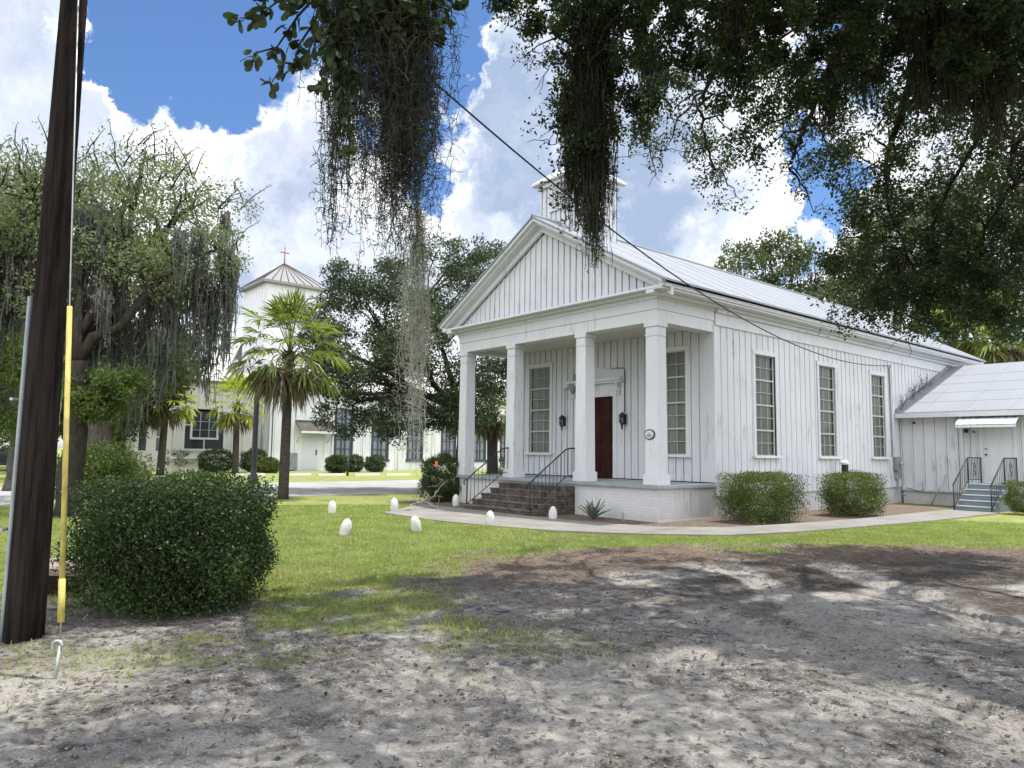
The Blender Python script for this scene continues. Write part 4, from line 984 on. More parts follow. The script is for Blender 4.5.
# white egg stones
mk = MB(); mk.lathe([(.085, -.05), (.098, .04), (.105, .12), (.10, .2), (.078, .27), (.045, .31), (.012, .325)], (0, 0, 0), 16)
mk.v[0] = mk.v[0] * (1 + np.random.default_rng(9).normal(0, .014, (len(mk.v[0]), 1))) + np.random.default_rng(10).normal(0, .002, mk.v[0].shape)
egg = None
for (px_, py_, lab, sc, tilt) in ((332, 514, 'white egg shaped stone farthest back on the lawn, leftmost', 1.0, .0), (344, 536, 'white egg shaped stone nearest the camera, leaning on the lawn', 1.0, -.16), (394, 511, 'white rounded stone upright at the left end of the walk', 1.05, .0),
                                  (417, 532, 'white egg shaped stone on the lawn edge, tilted and weathered', 1.0, -.2), (456, 506, 'white egg shaped stone beside the left handrail', 1.05, .06), (490, 525, 'white egg shaped stone on the near edge of the walk', .95, .0), (553, 520, 'white egg shaped stone at the right of the brick steps', 1.0, .0)):
    if egg is None: egg = mk.build('marker_stone', STONE); o = egg
    else: o = egg.copy(); col.objects.link(o)
    tag(o, lab, 'marker stone', 'white stones edging the front walk'); o.location = tuple(gnd(px_, py_)); o.scale = (sc, sc, sc); o.rotation_euler = (tilt * .8, tilt, px_)
# garden lamp between side bushes
gl_ = thing('garden_lamp', 'black garden lamp with a pale hood behind the side bushes', 'garden lamp', (-10.55, 22.25, 0))
MB().tube([(-10.55, 22.25, -.05), (-10.55, 22.25, 1.0)], .03, 8).box((-10.62, 22.17, 1.0), (-10.48, 22.33, 1.36)).build('post', BLACK, gl_)
MB().lathe([(.13, 0), (.15, .03), (.08, .10), (.02, .13)], (-10.55, 22.25, 1.37), 10).build('hood', STONE, gl_)
bc = gnd(52, 562, .30); bn = thing('stone_bench', 'low pinkish stone bench half hidden behind the large bush', 'bench', (bc[0], bc[1], 0))
def rbox(mb, u0, u1, v0, v1, z0, z1):      # box turned to face the lawn
    return mb.prism([tuple(bc[:2] + _r0[:2] * u + _fw0[:2] * v) for u, v in ((u0, v0), (u1, v0), (u1, v1), (u0, v1))], 2, z0, z1)
rbox(MB(), -.15, .95, -.45, .45, .22, .31).build('seat', PINK, bn, bevel=.015)
for u in (.02, .75): rbox(MB(), u - .12, u + .12, -.4, .4, -.03, .219).build('leg', PINK, bn)

# ------------------------------------------------------------------ palms
def palm_parts(t, base, hgt_, r0, cr, seed, nf=46, m=PALM, dead=18, leafn=22, lw=.022):
    rg = np.random.default_rng(seed); base = np.array(base, float)
    z = np.linspace(-.1, hgt_, 12); tr = MB(); lean = rg.normal(0, .03, 2)
    tr.tube([(base[0] + lean[0] * q, base[1] + lean[1] * q, q) for q in z], r0 * (1.15 - .25 * np.linspace(0, 1, 12) + .12 * (np.arange(12) == 0)), 10); tr.build('trunk', PBARK, t)
    top = base + [lean[0] * hgt_, lean[1] * hgt_, hgt_]
    def fan(out, az, el, pl, fl, droop):
        d = np.array([cos(az) * cos(el), sin(az) * cos(el), sin(el)]); hub = top + d * pl + np.array([0, 0, -.10 * pl * cos(el)])
        pts = [top, top + d * pl * .5, hub]; w = np.cross(d, [0, 0, 1.]); w /= np.linalg.norm(w) + 1e-9
        out.append(np.array([top - w * .02, top + w * .02, hub + w * .012, hub - w * .012]))
        dd = d * .9 + np.array([0, 0, -.35]); dd /= np.linalg.norm(dd)
        for k in range(leafn):
            a = (k / (leafn - 1) - .5) * 2 * 1.9; l = fl * (1 - .25 * abs(a) / 1.9) * rg.uniform(.85, 1.1)
            ld = dd * cos(a) + w * sin(a); ld += rg.normal(0, .08, 3); ld /= np.linalg.norm(ld)
            m1 = hub + ld * l * .55; m2 = m1 + (ld + [0, 0, -droop * rg.uniform(.6, 1.4)]) * l * .38
            sw = np.cross(ld, np.array([rg.normal(0, .4), rg.normal(0, .4), 1])); sw /= np.linalg.norm(sw) + 1e-9
            out.append(np.array([hub, m1 + sw * lw, m2 + sw * lw * .15, m1 - sw * lw]))
    g = []
    for k in range(nf):
        u = (k + .5) / nf; el = radians(88 - 128 * u ** 1.15) + rg.normal(0, .1); fan(g, k * 2.399 + rg.normal(0, .1), el, cr * .60 * rg.uniform(.8, 1.12), cr * .44, .22 + .45 * u)
    quads('fronds', np.concatenate(g), 4, m, t)
    g = []
    for k in range(dead): fan(g, rg.uniform(0, 6.3), radians(rg.uniform(-75, -35)), cr * .4, cr * .5, .9)
    quads('dry_fronds', np.concatenate(g), 4, PALMD, t)
    b = MB()
    for k in range(26):
        az = k * 2.4; zz_ = hgt_ - .05 - .02 * k; bp = base + [lean[0] * zz_, lean[1] * zz_, zz_]; b.tube([bp + [cos(az) * r0 * .7, sin(az) * r0 * .7, 0], bp + [cos(az) * r0 * 1.9, sin(az) * r0 * 1.9, .22]], [.03, .018], 4)
    b.build('boots', PBARK, t)
def palm(label, px_, py_, hgt_, r0, cr, seed, **k):
    c = gnd(px_, py_); t = thing('palm_tree', label, 'palm tree', c, 'sabbal palms' if False else 'cabbage palms'); palm_parts(t, c, hgt_, r0, cr, seed, **k); return t
palm('tall cabbage palm on the lawn edge left of the church', 283, 499, 4.85, .15, 2.25, 31, nf=44, dead=24, leafn=24, lw=.034)
palm('small bright cabbage palm farthest left before the distant church', 160, 475, 4.5, .2, 2.3, 32, m=PALMB, leafn=16, lw=.05, dead=14)
palm('small bright cabbage palm standing before the bay window', 235, 473, 4.6, .2, 2.4, 33, m=PALMB, leafn=16, lw=.05, dead=14)
pcx_ = at(960, 470, 44); t = thing('palm_tree', 'cabbage palm rising behind the church roof and annex', 'palm tree', (pcx_[0], pcx_[1], 0), 'cabbage palms'); palm_parts(t, (pcx_[0], pcx_[1], 0), 8.2, .2, 2.8, 34, leafn=18, lw=.05, dead=20)
pcx_ = at(1012, 470, 42); t = thing('palm_tree', 'cabbage palm at the right edge behind the annex roof', 'palm tree', (pcx_[0], pcx_[1], 0), 'cabbage palms'); palm_parts(t, (pcx_[0], pcx_[1], 0), 7.6, .2, 2.5, 35, leafn=18, lw=.05, dead=24)
pcx_ = at(493, 470, 33); t = thing('palm_tree', 'short cabbage palm seen between the porch columns', 'palm tree', (pcx_[0], pcx_[1], 0), 'cabbage palms'); palm_parts(t, (pcx_[0], pcx_[1], 0), 3.4, .24, 1.5, 36, leafn=18, lw=.035, dead=20)

# ------------------------------------------------------------------ trees
def tree(label, base, clumps, m, seed, leaf=.12, n=260, trunk_r=.3, bark=BARK, moss=None, fork_z=None, name='oak_tree', group=None, twigs=0, aspect=.5, mossm=MOSSL, mw=.03, up=0., twl=.8):
    rg = np.random.default_rng(seed); base = np.array(base, float); base[2] = 0
    t = thing(name, label, 'tree', base, group)
    cs = [np.array(c[0], float) for c in clumps]; zlow = min(c[2] for c in cs); fz = fork_z or max(1.5, zlow * .6)
    b = MB(); fk = base + [rg.normal(0, .1), rg.normal(0, .1), fz]
    b.tube(curve_pts(base + [0, 0, -.2], fk, 0, 8, .03, rg), np.concatenate([[trunk_r * 1.45, trunk_r * 1.1], np.linspace(trunk_r, trunk_r * .8, 6)]), 12)
    # a few scaffolds to which clumps are attached
    K = max(3, min(9, len(cs) // 4)); idx = rg.choice(len(cs), K, replace=False); nodes = [fk]
    for i_ in idx:
        Pp = curve_pts(fk, cs[i_], rg.uniform(-.2, .6), 9, .12, rg); b.tube(Pp, np.linspace(trunk_r * .55, .03, 9), 7); nodes += list(Pp[2:])
    nodes = np.array(nodes); Lq = []; tws = []
    for c, (cc_, r, dn) in zip(cs, [(c_[0], c_[1], c_[2] if len(c_) > 2 else 1.) for c_ in clumps]):
        q_ = nodes[np.argmin(np.linalg.norm(nodes - c, axis=1))]; b.tube(curve_pts(q_, c, rg.uniform(0, .3), 6, .06, rg), np.linspace(max(.03, trunk_r * .14), .015, 6), 5)
        nn_ = int(n * dn * 2.3); r3 = np.array([r, r, r * .75])
        sub = c + rnd_dirs(rg, 7) * r3 * .75
        pts = np.concatenate([clump_pts(rg, s_, r3 * .5, max(1, nn_ // 8)) for s_ in sub] + [clump_pts(rg, c, r3, max(1, nn_ // 8))])
        Lq.append(leaf_quads(rg, pts, leaf, aspect, up))
        for j in range(twigs):
            s_ = c + rnd_dirs(rg, 1)[0] * r3 * .6; e_ = s_ + np.array([rg.normal(0, .35), rg.normal(0, .35), rg.uniform(.3, 1.)]) * twl; tp = curve_pts(s_, e_, .05, 5, .03, rg); b.tube(tp, np.linspace(.022, .008, 5), 4)
            Lq.append(leaf_quads(rg, tp.repeat(3, 0) + rg.normal(0, .07, (15, 3)), leaf, aspect, -.6))
    b.build('trunk', bark, t); quads('crown', np.concatenate(Lq), 4, m, t)
    if moss:
        T_, Ls = [], []
        for (p, r, l0, l1, k) in moss:
            T_.append(np.asarray(p) + rg.normal(0, 1, (k, 3)) * np.array([r, r, r * .7]) * .5); Ls.append(rg.uniform(l0, l1, k))
        quads('hanging_moss', moss_ribbons(rg, np.concatenate(T_), np.concatenate(Ls), mw, .16, .22, .6, .14), 4, mossm, t)
    return t
def pxclumps(lst, rg, jit=1.0):
    return [(at(x_, y_, d + rg.uniform(-1, 1) * jit), r, dn) for (x_, y_, d, r, dn) in lst]
rg = np.random.default_rng(40)
# mossy oak on the left
lst = []
for k in range(64):
    x_ = rg.uniform(-40, 250); top = 140 + 55 * max(0, (x_ - 170) / 80) ** 1.2 + 14 * math.sin(x_ * .07); y_ = top + 22 + rg.random() ** 1.1 * 150
    if x_ > 190 and y_ > 280: continue
    lst.append((x_, y_, 22, .85, .5 if y_ < 200 else .8))
ms = []
for k in range(24):
    x_ = rg.uniform(72, 236); y_ = rg.uniform(190, 290); ms.append((at(x_, y_, 21 + rg.uniform(-2, 2)), rg.uniform(.14, .26), .7, rg.uniform(1.4, 2.8), 34))
for x_, y_, k in ((168, 290, 22), (200, 270, 26), (212, 290, 20), (120, 300, 26), (95, 310, 24), (140, 320, 16), (228, 250, 16), (150, 280, 14)): ms.append((at(x_, y_, 20.5), .22, 1.0, 3.2, k * 3))
for k in range(22): x_ = rg.uniform(-30, 45); y_ = rg.uniform(200, 290); ms.append((at(x_, y_, 22), .4, .8, 2.4, 40))
tree('big old oak draped with grey moss behind the utility pole', gnd(68, 517), pxclumps(lst, rg, 2.5), PALE, 41, leaf=.10, n=330, trunk_r=.25, bark=DBARK, moss=ms, fork_z=3.6, twigs=6, mossm=MOSSD, mw=.045, twl=1.0, name='mossy_oak_tree')
lst = [(x_, y_, 19.5, .55, 1.) for x_, y_ in ((85, 385), (95, 395), (108, 388), (120, 380), (100, 405), (132, 378))]
tree('leafy green bough of a small tree beside the mossy oak trunk', gnd(80, 512), pxclumps(lst, rg, .4), IVY, 42, leaf=.10, n=380, trunk_r=.07, fork_z=2.2, bark=DBARK, name='small_tree')
lst = [(rg.uniform(-70, 34), rg.uniform(300, 445), 27, 1.1, 1.) for k in range(20)]
tree('bright green leafy tree at the far left edge', gnd(12, 491), pxclumps(lst, rg, 2.), IVY, 43, leaf=.15, n=420, trunk_r=.26, bark=BARK, name='leafy_tree', fork_z=2.5)
# background trees at the left, beyond the road
for k, (px_, py_, dist, hh_, rr, lab, m) in enumerate(((95, 474, 46, 11, 4.2, 'dense mossy tree behind the mossy oak', OAKL2), (118, 470, 60, 10, 4.5, 'yellow green tree far beyond the red car', PALMB), (40, 470, 62, 13, 5.5, 'tall dark tree far behind the pole', OAKL2), (-40, 470, 55, 13, 6, 'broad dark tree beyond the left edge', OAKL2), (140, 468, 92, 14, 6.0, 'tall distant tree behind the white cottage', OAKL2), (75, 468, 85, 12, 6., 'distant pale tree between pole and cottage', PALE))):
    c = at(px_, py_, dist); cl = []
    for j in range(20): d_ = rnd_dirs(rg, 1)[0]; cl.append(((c[0] + d_[0] * rr, c[1] + d_[1] * rr, hh_ * .60 + d_[2] * hh_ * .34), rr * .34, 1.))
    tree(lab, c, cl, m, 50 + k, leaf=.30, n=420, trunk_r=.33, moss=[((c[0] + rg.normal(0, rr * .5), c[1] + rg.normal(0, rr * .5), hh_ * .5 + rg.uniform(-1, 2)), .5, 1., 3., 8) for j in range(10)] if k in (0, 2) else None, mw=.07, group='trees beyond the road')
for k, (px_, d, lab) in enumerate(((88, 38, 'first of the slim trunks right of the pole'), (98, 40, 'thick pale trunk between slim ones'), (108, 43, 'slim dark trunk right of the thick pale one'), (119, 47, 'slim trunk nearest the red car'))):
    c = at(px_, 460, d); cl = [((c[0] + rg.normal(0, 1.2), c[1] + rg.normal(0, 1.2), rg.uniform(4.2, 7.5)), 1.0, 1.) for j in range(9)]
    tree('tree with moss, ' + lab, c, cl, OAKL2 if k % 2 else PALE, 60 + k, leaf=.2, n=200, trunk_r=(.2, .34, .2, .17)[k], moss=[((c[0] + rg.normal(0, 1), c[1] + rg.normal(0, 1), rg.uniform(4, 6)), .5, .8, 2., 8) for j in range(5)], mw=.06, group='mossy trees in the far grove', fork_z=3.6)
# dark evergreen between distant church and porch
lst = []
for k in range(70):
    a_ = rg.uniform(0, 6.3); u = rg.random() ** .5; lst.append((418 + cos(a_) * u * 98, 338 + sin(a_) * u * 92, 30 + rg.uniform(-2, 2), 1.0, .75))
lst += [(x_, y_, 29, .8, .7) for x_, y_ in ((318, 315), (316, 345), (319, 375), (328, 300), (322, 330), (322, 355), (324, 385), (340, 275), (335, 415), (350, 425), (365, 405), (385, 418), (340, 300), (350, 280), (470, 250), (490, 252), (480, 270), (395, 262), (440, 248), (385, 425), (500, 300), (505, 330), (500, 365), (480, 395), (440, 420), (330, 350), (325, 380))]
tree('dark glossy evergreen oak between the two churches', at(462, 480, 30), pxclumps(lst, rg, 1.2), MAGN, 71, leaf=.13, n=520, trunk_r=.3, bark=DBARK, fork_z=2.8, name='evergreen_tree')
# behind the church
ms = [(at(x_, y_, 68), .9, 1.5, 4., 12) for x_, y_ in ((742, 250), (765, 248), (785, 250), (800, 255), (812, 262), (730, 258))]
lst = [(x_, y_, 68, 1.5, .55) for x_, y_ in ((738, 250), (745, 262), (768, 243), (780, 240), (773, 255), (800, 248), (808, 258), (760, 262), (795, 262))] + [(x_, y_, 68, 2., 1.) for x_, y_ in ((760, 280), (785, 280), (810, 285), (835, 290), (770, 295), (800, 300), (740, 285), (725, 275), (825, 300), (850, 295))]
tree('distant tree with grey moss rising over the church ridge', at(785, 460, 68), pxclumps(lst, rg, 2.), OAKL2, 72, leaf=.34, n=300, trunk_r=.45, moss=ms, mossm=MOSS, mw=.09)
lst = [(rg.uniform(845, 960), rg.uniform(200, 330), 47, 1.5, 1.) for k in range(24)]
tree('dark green tree behind the rear of the church roof', at(900, 460, 47), pxclumps(lst, rg, 2.), OAKL2, 73, leaf=.22, n=420, trunk_r=.4)
lst = [(rg.uniform(940, 1090), rg.uniform(190, 400), 52, 1.9, 1.) for k in range(34)]
tree('large dark tree behind the annex at the right edge', at(1010, 460, 52), pxclumps(lst, rg, 3.), OAKL2, 74, leaf=.25, n=420, trunk_r=.45)
# treeline past the far church
for k, px_ in enumerate((300, 360, 430, 505)):  # far trees
    c = at(px_, 460, 92 + 4 * (k % 2)); rr = 6.; hh_ = 12
    cl = [((c[0] + rg.uniform(-1, 1) * rr, c[1] + rg.uniform(-1, 1) * rr, rg.uniform(4, hh_)), 2.2, 1.) for j in range(16)]
    tree(['broad tree behind the far church roof', 'tree behind the far church left of the evergreen', 'tree behind the far church hidden by the evergreen', 'tree seen far off between the porch columns'][k], c, cl, OAKL2, 80 + k, leaf=.4, n=240, trunk_r=.4, group='trees behind the far church')

# ------------------------------------------------------------------ distant church and its shrubs
FX = -53.0
fc = thing('distant_church', 'large cream and white church with metal roofs across the road', 'church', (FX, 28, 0))
CREAM = mat('cream_siding', None, .7, .2, 20, build=paint_build((.56, .555, .54), (.4, .39, .38), .5))
CREAMW = mat('white_siding', None, .7, .2, 20, build=paint_build((.72, .725, .74), (.5, .5, .5), .4))
BROOF = mat('brown_metal_roof', (.07, .062, .055), .9, spec=.05, var=.2, var_col=(.11, .10, .09))
LROOF = mat('light_metal_roof', (.36, .36, .36), .7, var=.2, var_col=(.5, .48, .46))
w_ = MB(); 
whl = [(26.3, 27.7, .9, 4.9), (29.6, 31.0, .9, 4.9), (33.0, 34.4, .9, 4.9), (36.5, 37.9, .9, 4.9), (39.9, 41.3, .9, 4.9), (43.2, 44.6, .9, 4.9)]
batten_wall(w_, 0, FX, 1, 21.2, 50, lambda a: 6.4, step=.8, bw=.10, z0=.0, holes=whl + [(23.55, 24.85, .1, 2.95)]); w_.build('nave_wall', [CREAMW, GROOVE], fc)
nr = MB(); nr.prism([(FX + .6, 6.3), (FX + .6, 6.45), (FX - 6, 10.8), (FX - 12.6, 6.45), (FX - 12.6, 6.3), (FX - 6, 10.6)], 1, 20.9, 50.5); nr.build('nave_roof', LROOF, fc)
bkk = MB(); bkk.box((FX - 12, 21.3, 0), (FX - .5, 50, 6.3)); bkk.build('nave_back_wall', CREAM, fc)
for (a0, a1, z0, z1) in whl:
    f = MB(); f.box((FX - .1, a0 - .12, z0), (FX + .05, a0, z1)); f.box((FX - .1, a1, z0), (FX + .05, a1 + .12, z1)); f.box((FX - .1, a0 - .2, z0 - .2), (FX + .12, a1 + .2, z0 - .001)); wq = f.build('window', mat('dark_frame', (.05, .06, .08), .6) if 'dfm' not in globals() else dfm, fc)
    s = MB(); mc = (a0 + a1) / 2
    for a in (a0 + .05, mc - .16, mc + .16, a1 - .05): s.box((FX - .06, a - .05, z0), (FX - .0, a + .05, z1))
    for k in range(6): z = z0 + (z1 - z0) * k / 5; s.box((FX - .055, a0, z - .03), (FX - .005, a1, z + .03))
    s.build('sash', DGLASS, wq); MB().box((FX - .12, a0, z0), (FX - .1, a1, z1)).build('pane', mat('pale_leaded_glass', (.22, .25, .29), .2) if 'plg' not in globals() else plg, wq)
    dfm = wq.data.materials[0]; plg = kids(wq)[-1].data.materials[0] if kids(wq)[-1].name.startswith('pane') else [q_ for q_ in kids(wq) if q_.name.startswith('pane')][0].data.materials[0]
d_ = MB(); d_.box((FX - .05, 23.55, .1), (FX + .02, 24.85, 2.95)); dd_ = d_.build('side_door', AWN, fc)
MB().box((FX + .021, 24.65, 1.2), (FX + .05, 24.75, 1.6)).build('handle', BLACK, dd_)
d_ = MB(); d_.prism([(FX + .01, 3.75), (FX + 1.2, 2.95), (FX + 1.2, 3.05), (FX + .01, 3.87)], 1, 22.9, 25.9); d_.build('porch_canopy', BROOF, fc)
d_ = MB()
for yy in (23.1, 25.6): d_.tube([(FX + .05, yy, 2.2), (FX + 1., yy, 3.0)], .05, 6)
d_.box((FX + 1.18, 22.9, 2.85), (FX + 1.24, 25.9, 3.02)); d_.build('canopy_bracket', TRIM, fc)
MB().box((FX + .03, 22.0, .1), (FX + .25, 23.1, 1.35)).build('utility_cabinet', GREYM, fc)
for yy in (20.9, 25.95, 28.7, 32., 35.4): MB().box((FX + .01, yy, 0), (FX + .12, yy + .16, 6.3)).build('pilaster', TRIM, fc)
# tower
tw_ = MB(); TY = 22.75; TX = FX - 3.
for (ax, pl, out, a0, a1) in ((0, TX + 2.25, 1, TY - 2.25, TY + 2.25), (1, TY - 2.25, -1, TX - 2.25, TX + 2.25), (1, TY + 2.25, 1, TX - 2.25, TX + 2.25), (0, TX - 2.25, -1, TY - 2.25, TY + 2.25)): batten_wall(tw_, ax, pl, out, a0, a1, lambda a: 14.4, step=.6, bw=.08, z0=0, gw=.02)
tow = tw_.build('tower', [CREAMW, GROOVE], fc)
tr_ = MB(); Vv = [(TX - 2.65, TY - 2.65, 14.3), (TX + 2.65, TY - 2.65, 14.3), (TX + 2.65, TY + 2.65, 14.3), (TX - 2.65, TY + 2.65, 14.3)]
tr_.add(Vv + [(a, b, 14.5) for a, b, _ in Vv] + [(TX, TY, 16.6)], [(3, 2, 1, 0), (0, 1, 5, 4), (1, 2, 6, 5), (2, 3, 7, 6), (3, 0, 4, 7), (4, 5, 8), (5, 6, 8), (6, 7, 8), (7, 4, 8)])
apx = np.array((TX, TY, 16.62))
for s0, s1 in (((TX + 2.65, TY - 2.65, 14.52), (TX + 2.65, TY + 2.65, 14.52)), ((TX - 2.65, TY - 2.65, 14.52), (TX + 2.65, TY - 2.65, 14.52)), ((TX - 2.65, TY + 2.65, 14.52), (TX + 2.65, TY + 2.65, 14.52))):
    for k in range(0, 9): q_ = np.array(s0) + (np.array(s1) - np.array(s0)) * k / 8; tr_.tube([q_, q_ + (apx - q_) * (1 - .0)], .035, 4, 1)
tr_.build('tower_roof', [mat('faded_rust_roof', (.24, .235, .24), .8, spec=.1), BROOF], tow)
cx_ = MB(); cx_.tube([(TX, TY, 16.4), (TX, TY, 18.0)], .05, 6); cx_.tube([(TX, TY - .35, 17.5), (TX, TY + .35, 17.5)], .045, 6); cx_.build('cross', mat('rust', (.25, .12, .09), .7), tow)
# left wing with large window
lw_ = MB()
batten_wall(lw_, 0, FX - .4, 1, 14.2, 21.2, lambda a: 6.4, step=.8, bw=.08, z0=.9, holes=[(15.0, 17.8, 1.5, 4.3), (20.2, 20.6, 1, 5)])
lw_.box((FX - 8, 14.21, 0), (FX - .6, 21.19, 6.4))
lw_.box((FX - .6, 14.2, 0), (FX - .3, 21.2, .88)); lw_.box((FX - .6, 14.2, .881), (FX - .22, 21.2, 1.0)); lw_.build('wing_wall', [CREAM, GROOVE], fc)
bay = MB()
P = [(FX - .4, 14.2), (FX - 2.6, 12.4), (FX - 6, 12.4), (FX - 6, 14.2)]
bay.prism(P, 2, 0, 6.4); bay.build('bay_wall', CREAM, fc)
for (t0, t1) in ((.12, .42), (.62, .9)):
    a = np.array(P[0]) + (np.array(P[1]) - np.array(P[0])) * t0; b = np.array(P[0]) + (np.array(P[1]) - np.array(P[0])) * t1; nn_ = np.array([1.8, -2.2]); nn_ /= np.linalg.norm(nn_)
    o_ = MB(); o_.prism([tuple(a + nn_ * .03), tuple(b + nn_ * .03), tuple(b - nn_ * .02), tuple(a - nn_ * .02)][::-1], 2, 1.3, 4.9); wq = o_.build('window', TRIM, fc)
    u_ = (b - a) / np.linalg.norm(b - a)
    o_ = MB()
    for z0, z1 in ((1.4, 2.3), (2.4, 4.8)): o_.prism([tuple(a + u_ * .1 + nn_ * .05), tuple(b - u_ * .1 + nn_ * .05), tuple(b - u_ * .1 + nn_ * .031), tuple(a + u_ * .1 + nn_ * .031)][::-1], 2, z0, z1)
    o_.build('pane', DGLASS, wq)
gx = FX - .4; o_ = MB()
def fr(y0, y1, z0, z1, t=.07): o_.box((gx - .02, y0 - t, z0 - t), (gx + .07, y0 + t, z1 + t)); o_.box((gx - .02, y1 - t, z0 - t), (gx + .07, y1 + t, z1 + t)); o_.box((gx - .021, y0, z0 - t), (gx + .068, y1, z0 + t)); o_.box((gx - .021, y0, z1 - t), (gx + .068, y1, z1 + t))
fr(15.0, 17.8, 1.5, 4.3); fr(15.5, 17.3, 2.3, 4.3); o_.box((gx - .0, 16.36, 1.5), (gx + .06, 16.44, 2.3)); o_.box((gx, 15., 3.2), (gx + .06, 15.5, 3.27)); o_.box((gx, 17.3, 3.2), (gx + .06, 17.8, 3.27)); wq = o_.build('window', TRIM, fc)
MB().box((gx - .04, 15.0, 1.5), (gx - .03, 17.8, 4.3)).build('pane', DGLASS, wq)
o_ = MB(); 
for a in (16.1, 16.7): o_.box((gx - .02, a - .03, 2.35), (gx + .02, a + .03, 4.25))
for z in (2.9, 3.5): o_.box((gx - .015, 15.55, z - .02), (gx + .015, 17.25, z + .02))
o_.build('sash', mat('bluish_muntin', (.25, .28, .33), .5), wq)
MB().tube([(FX + .0, 20.4, 0), (FX - .0, 20.4, 6.2)], .10, 8).build('downspout', GREYM, fc)
hr = MB(); rx0, rx1, ry0, ry1 = FX - 8.4, FX + .3, 12.0, 18.6
hr.add([(rx0, ry0, 6.4), (rx1, ry0 + 1.8, 6.4), (rx1, ry1, 6.4), (rx0, ry1, 6.4), (FX - 4, 15.2, 10.6)], [(0, 1, 4), (1, 2, 4), (2, 3, 4), (3, 0, 4), (3, 2, 1, 0)]); hr.build('wing_roof', LROOF, fc)
hr = MB(); hr.add([(rx0, 18.4, 6.2), (rx1 + .1, 18.4, 6.42), (rx1 + .1, 21.2, 6.42), (rx0, 21.2, 6.2), (FX - 4, 19.6, 8.6)], [(0, 1, 4), (1, 2, 4), (2, 3, 4), (3, 0, 4)]); hr.build('porch_roof', LROOF, fc)
dsh = [(176, 471, 1.25, 1.0, 'rounded dark shrub left of the bay window', BOX), (216, 472, 1.2, .95, 'rounded dark shrub below the bay window', BOX), (254, 472, .9, .95, 'rounded dark shrub behind the lamp post', BOX), (268, 473, .75, .6, 'pale green low shrub right of the lamp post', BOXL), (336, 473, .7, .75, 'small round shrub below the first tall window', BOX), (353, 472, .75, .75, 'small round shrub right of the first tall window', MAGN), (375, 472, .7, .75, 'small shrub below the second tall window', MAGN), (142, 470, 1.3, .8, 'low dark shrub beside the red car', BOX)]
for k, (px_, py_, r, hh_, lab, m) in enumerate(dsh):
    c = gnd(px_, py_); shrub('round_shrub', lab, 'shrub', (c[0], c[1], hh_ * .8), (r, r, hh_ * .85), 6000, .12, m, 100 + k, 'shrubs along the distant church', twigs=6, box=.2)
c = gnd(497, 497); 
shrub('round_shrub', 'dark clipped shrub seen between the two left columns', 'shrub', (-24.5, 21.0, .95), (.85, .85, .7), 5000, .07, BOX, 111, box=.3, twigs=12)
shrub('low_hedge', 'low dark hedge behind the left end of the porch', 'hedge', (-22.5, 18.6, .42), (1.1, 1.1, .5), 5000, .06, BOX, 112, twigs=12)
shrub('broadleaf_shrub', 'loose pale broadleaf shrub behind the large clipped bush', 'shrub', (gnd(98, 498)[0], gnd(98, 498)[1], .75), (1.5, 1.5, .95), 11000, .12, IVY, 113, twigs=30, lump=.15, hollow=.3)
# wheel stops
ws = MB(); ws.prism([(-.1, 0), (.1, 0), (.07, .13), (-.07, .13)], 1, -.9, .9)
wso = None
for px_, lab in ((250, 'left end concrete wheel stop behind the lamp post'), (297, 'second concrete wheel stop by the palm trunk'), (331, 'middle concrete wheel stop below the side door'), (367, 'fourth concrete wheel stop toward the evergreen'), (398, 'right end concrete wheel stop beside the evergreen')):
    if wso is None: wso = ws.build('wheel_stop', STONE); o = wso
    else: o = wso.copy(); col.objects.link(o)
    g = gnd(px_, 475.5); o.location = (g[0], g[1], 0); tag(o, lab, 'wheel stop', 'wheel stops on the far lawn')
# street lamp
c = gnd(253, 484.5); sl_ = thing('street_lamp', 'black street lamp with a frosted globe before the distant church', 'street lamp', c)
MB().lathe([(.24, 0), (.22, .3), (.14, .45), (.125, .9), (.11, 4.6), (.08, 5.0)], (c[0], c[1], 0), 12).build('post', BLACK, sl_)
MB().lathe([(.08, 0), (.17, .1), (.2, .3), (.16, .48), (.05, .55)], (c[0], c[1], 5.0), 12).build('globe', mat('frosted_glass', (.45, .5, .45), .3), sl_)
MB().lathe([(.16, 0), (.14, .05), (.04, .14), (.015, .25)], (c[0], c[1], 5.53), 10).build('cap', BLACK, sl_)
c = gnd(347.5, 476); MB_ = MB().tube([(c[0], c[1], 0), (c[0], c[1], 1.15)], .07, 8); tag(MB_.build('bollard', BLACK), 'short black bollard on the far lawn near the tall windows', 'bollard')

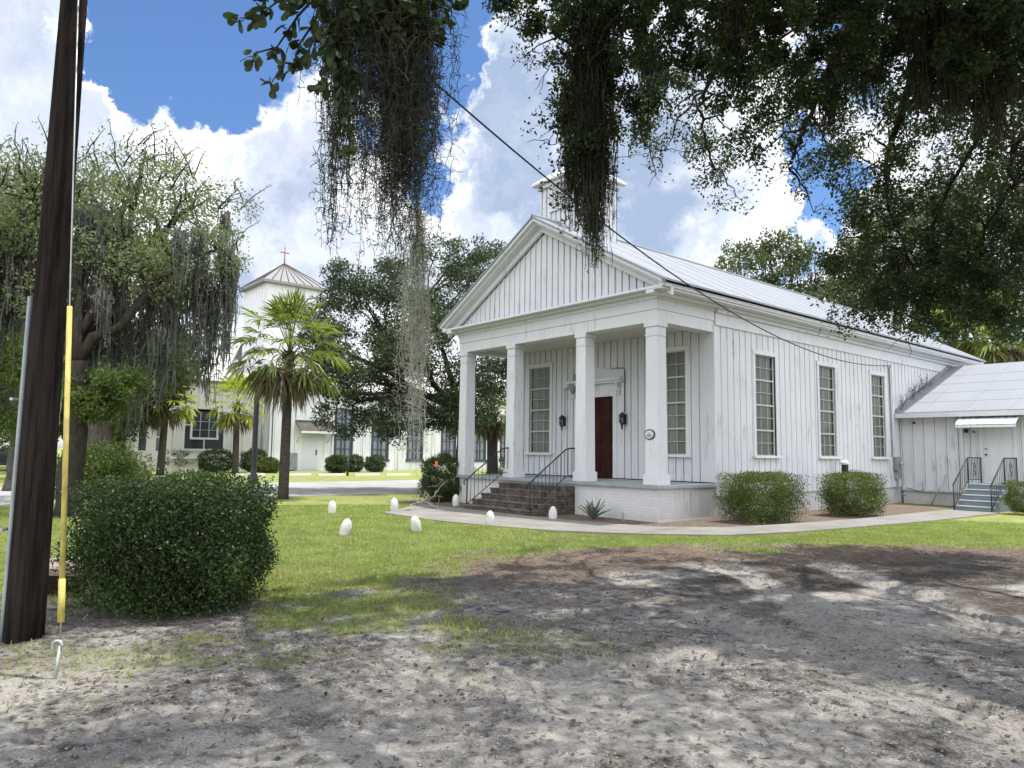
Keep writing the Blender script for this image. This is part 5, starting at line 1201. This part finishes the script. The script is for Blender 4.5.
# cars -------------------------------------------------------------
def car(label, loc, rz, paint):
    t = thing('parked_car', label, 'car', (0, 0, 0), 'cars parked beyond the grove')
    prof = [(-2.2, .35), (-2.25, .75), (-2.1, .95), (-1.55, 1.0), (-1.05, 1.38), (.25, 1.42), (.95, 1.02), (1.9, .9), (2.2, .7), (2.22, .35)]
    b = MB(); n = len(prof); V = []
    for s_, w in ((-1, 1), (1, 1)):
        for x_, z_ in prof: V.append((x_, s_ * (.86 if z_ < 1.05 else .66), z_))
    b.add(V, [tuple(range(n)), tuple(range(2 * n - 1, n - 1, -1))] + [(i_, i_ + n, (i_ + 1) % n + n, (i_ + 1) % n) for i_ in range(n)], 0, False)
    b.build('body', paint, t, bevel=.05)
    g = MB()
    for s_ in (-1, 1): g.add([(-1.35, s_ * .80, 1.05), (-1.0, s_ * .70, 1.33), (.2, s_ * .70, 1.36), (.75, s_ * .80, 1.05)], [(0, 1, 2, 3)])
    g.add([(.99, -.6, 1.05), (.99, .6, 1.05), (.36, .55, 1.40), (.36, -.55, 1.40)], [(0, 1, 2, 3)]); g.add([(-1.55, -.6, 1.05), (-1.55, .6, 1.05), (-1.13, .55, 1.36), (-1.13, -.55, 1.36)], [(0, 1, 2, 3)])
    g.build('windows', DGLASS, t)
    for x_ in (-1.4, 1.4):
        for s_ in (-1, 1): wq = MB().tube([(x_, s_ * .70, .32), (x_, s_ * .89, .32)], .32, 16, smooth=False).build('wheel', BLACK, t); MB().tube([(x_, s_ * .885, .32), (x_, s_ * .90, .32)], .2, 12, smooth=False).build('rim', GALV, wq)
    for s_ in (-1, 1): MB().box((2.16, s_ * .7 - .15, .62), (2.24, s_ * .7 + .15, .76)).build('headlight', STONE, t)
    t.location = loc; t.rotation_euler = (0, 0, rz); return t
c = at(130, 464, 66); car('faded red car parked left of the distant church', (c[0], c[1], 0), radians(75), mat('faded_red_paint', (.35, .09, .08), .3))
c = at(144, 464, 69); car('silver car parked behind the red one', (c[0], c[1], 0), radians(80), mat('silver_paint', (.45, .46, .48), .25, metal=.5))
c = at(8, 464, 58); car('dark car glimpsed at the far left edge', (c[0], c[1], 0), radians(60), mat('dark_paint', (.03, .035, .045), .25))
ct = thing('cottage', 'small white cottage with a dark porch far beyond the red car', 'house', at(134, 462, 100)); c = at(134, 462, 100); c[2] = 0
MB().box(c + [-4, -4, 0], c + [4, 4, 3.2]).build('wall', CREAMW, ct); MB().prism([(c[1] - 4.6, 3.1), (c[1] + 4.6, 3.1), (c[1], 5.4)], 0, c[0] - 4.5, c[0] + 4.5).build('roof', BROOF, ct)
for k in (-2.2, .2, 2.4): MB().box(c + [4.01, k - .5, .3], c + [4.05, k + .5, 2.4]).build('doorway', DGLASS, ct)
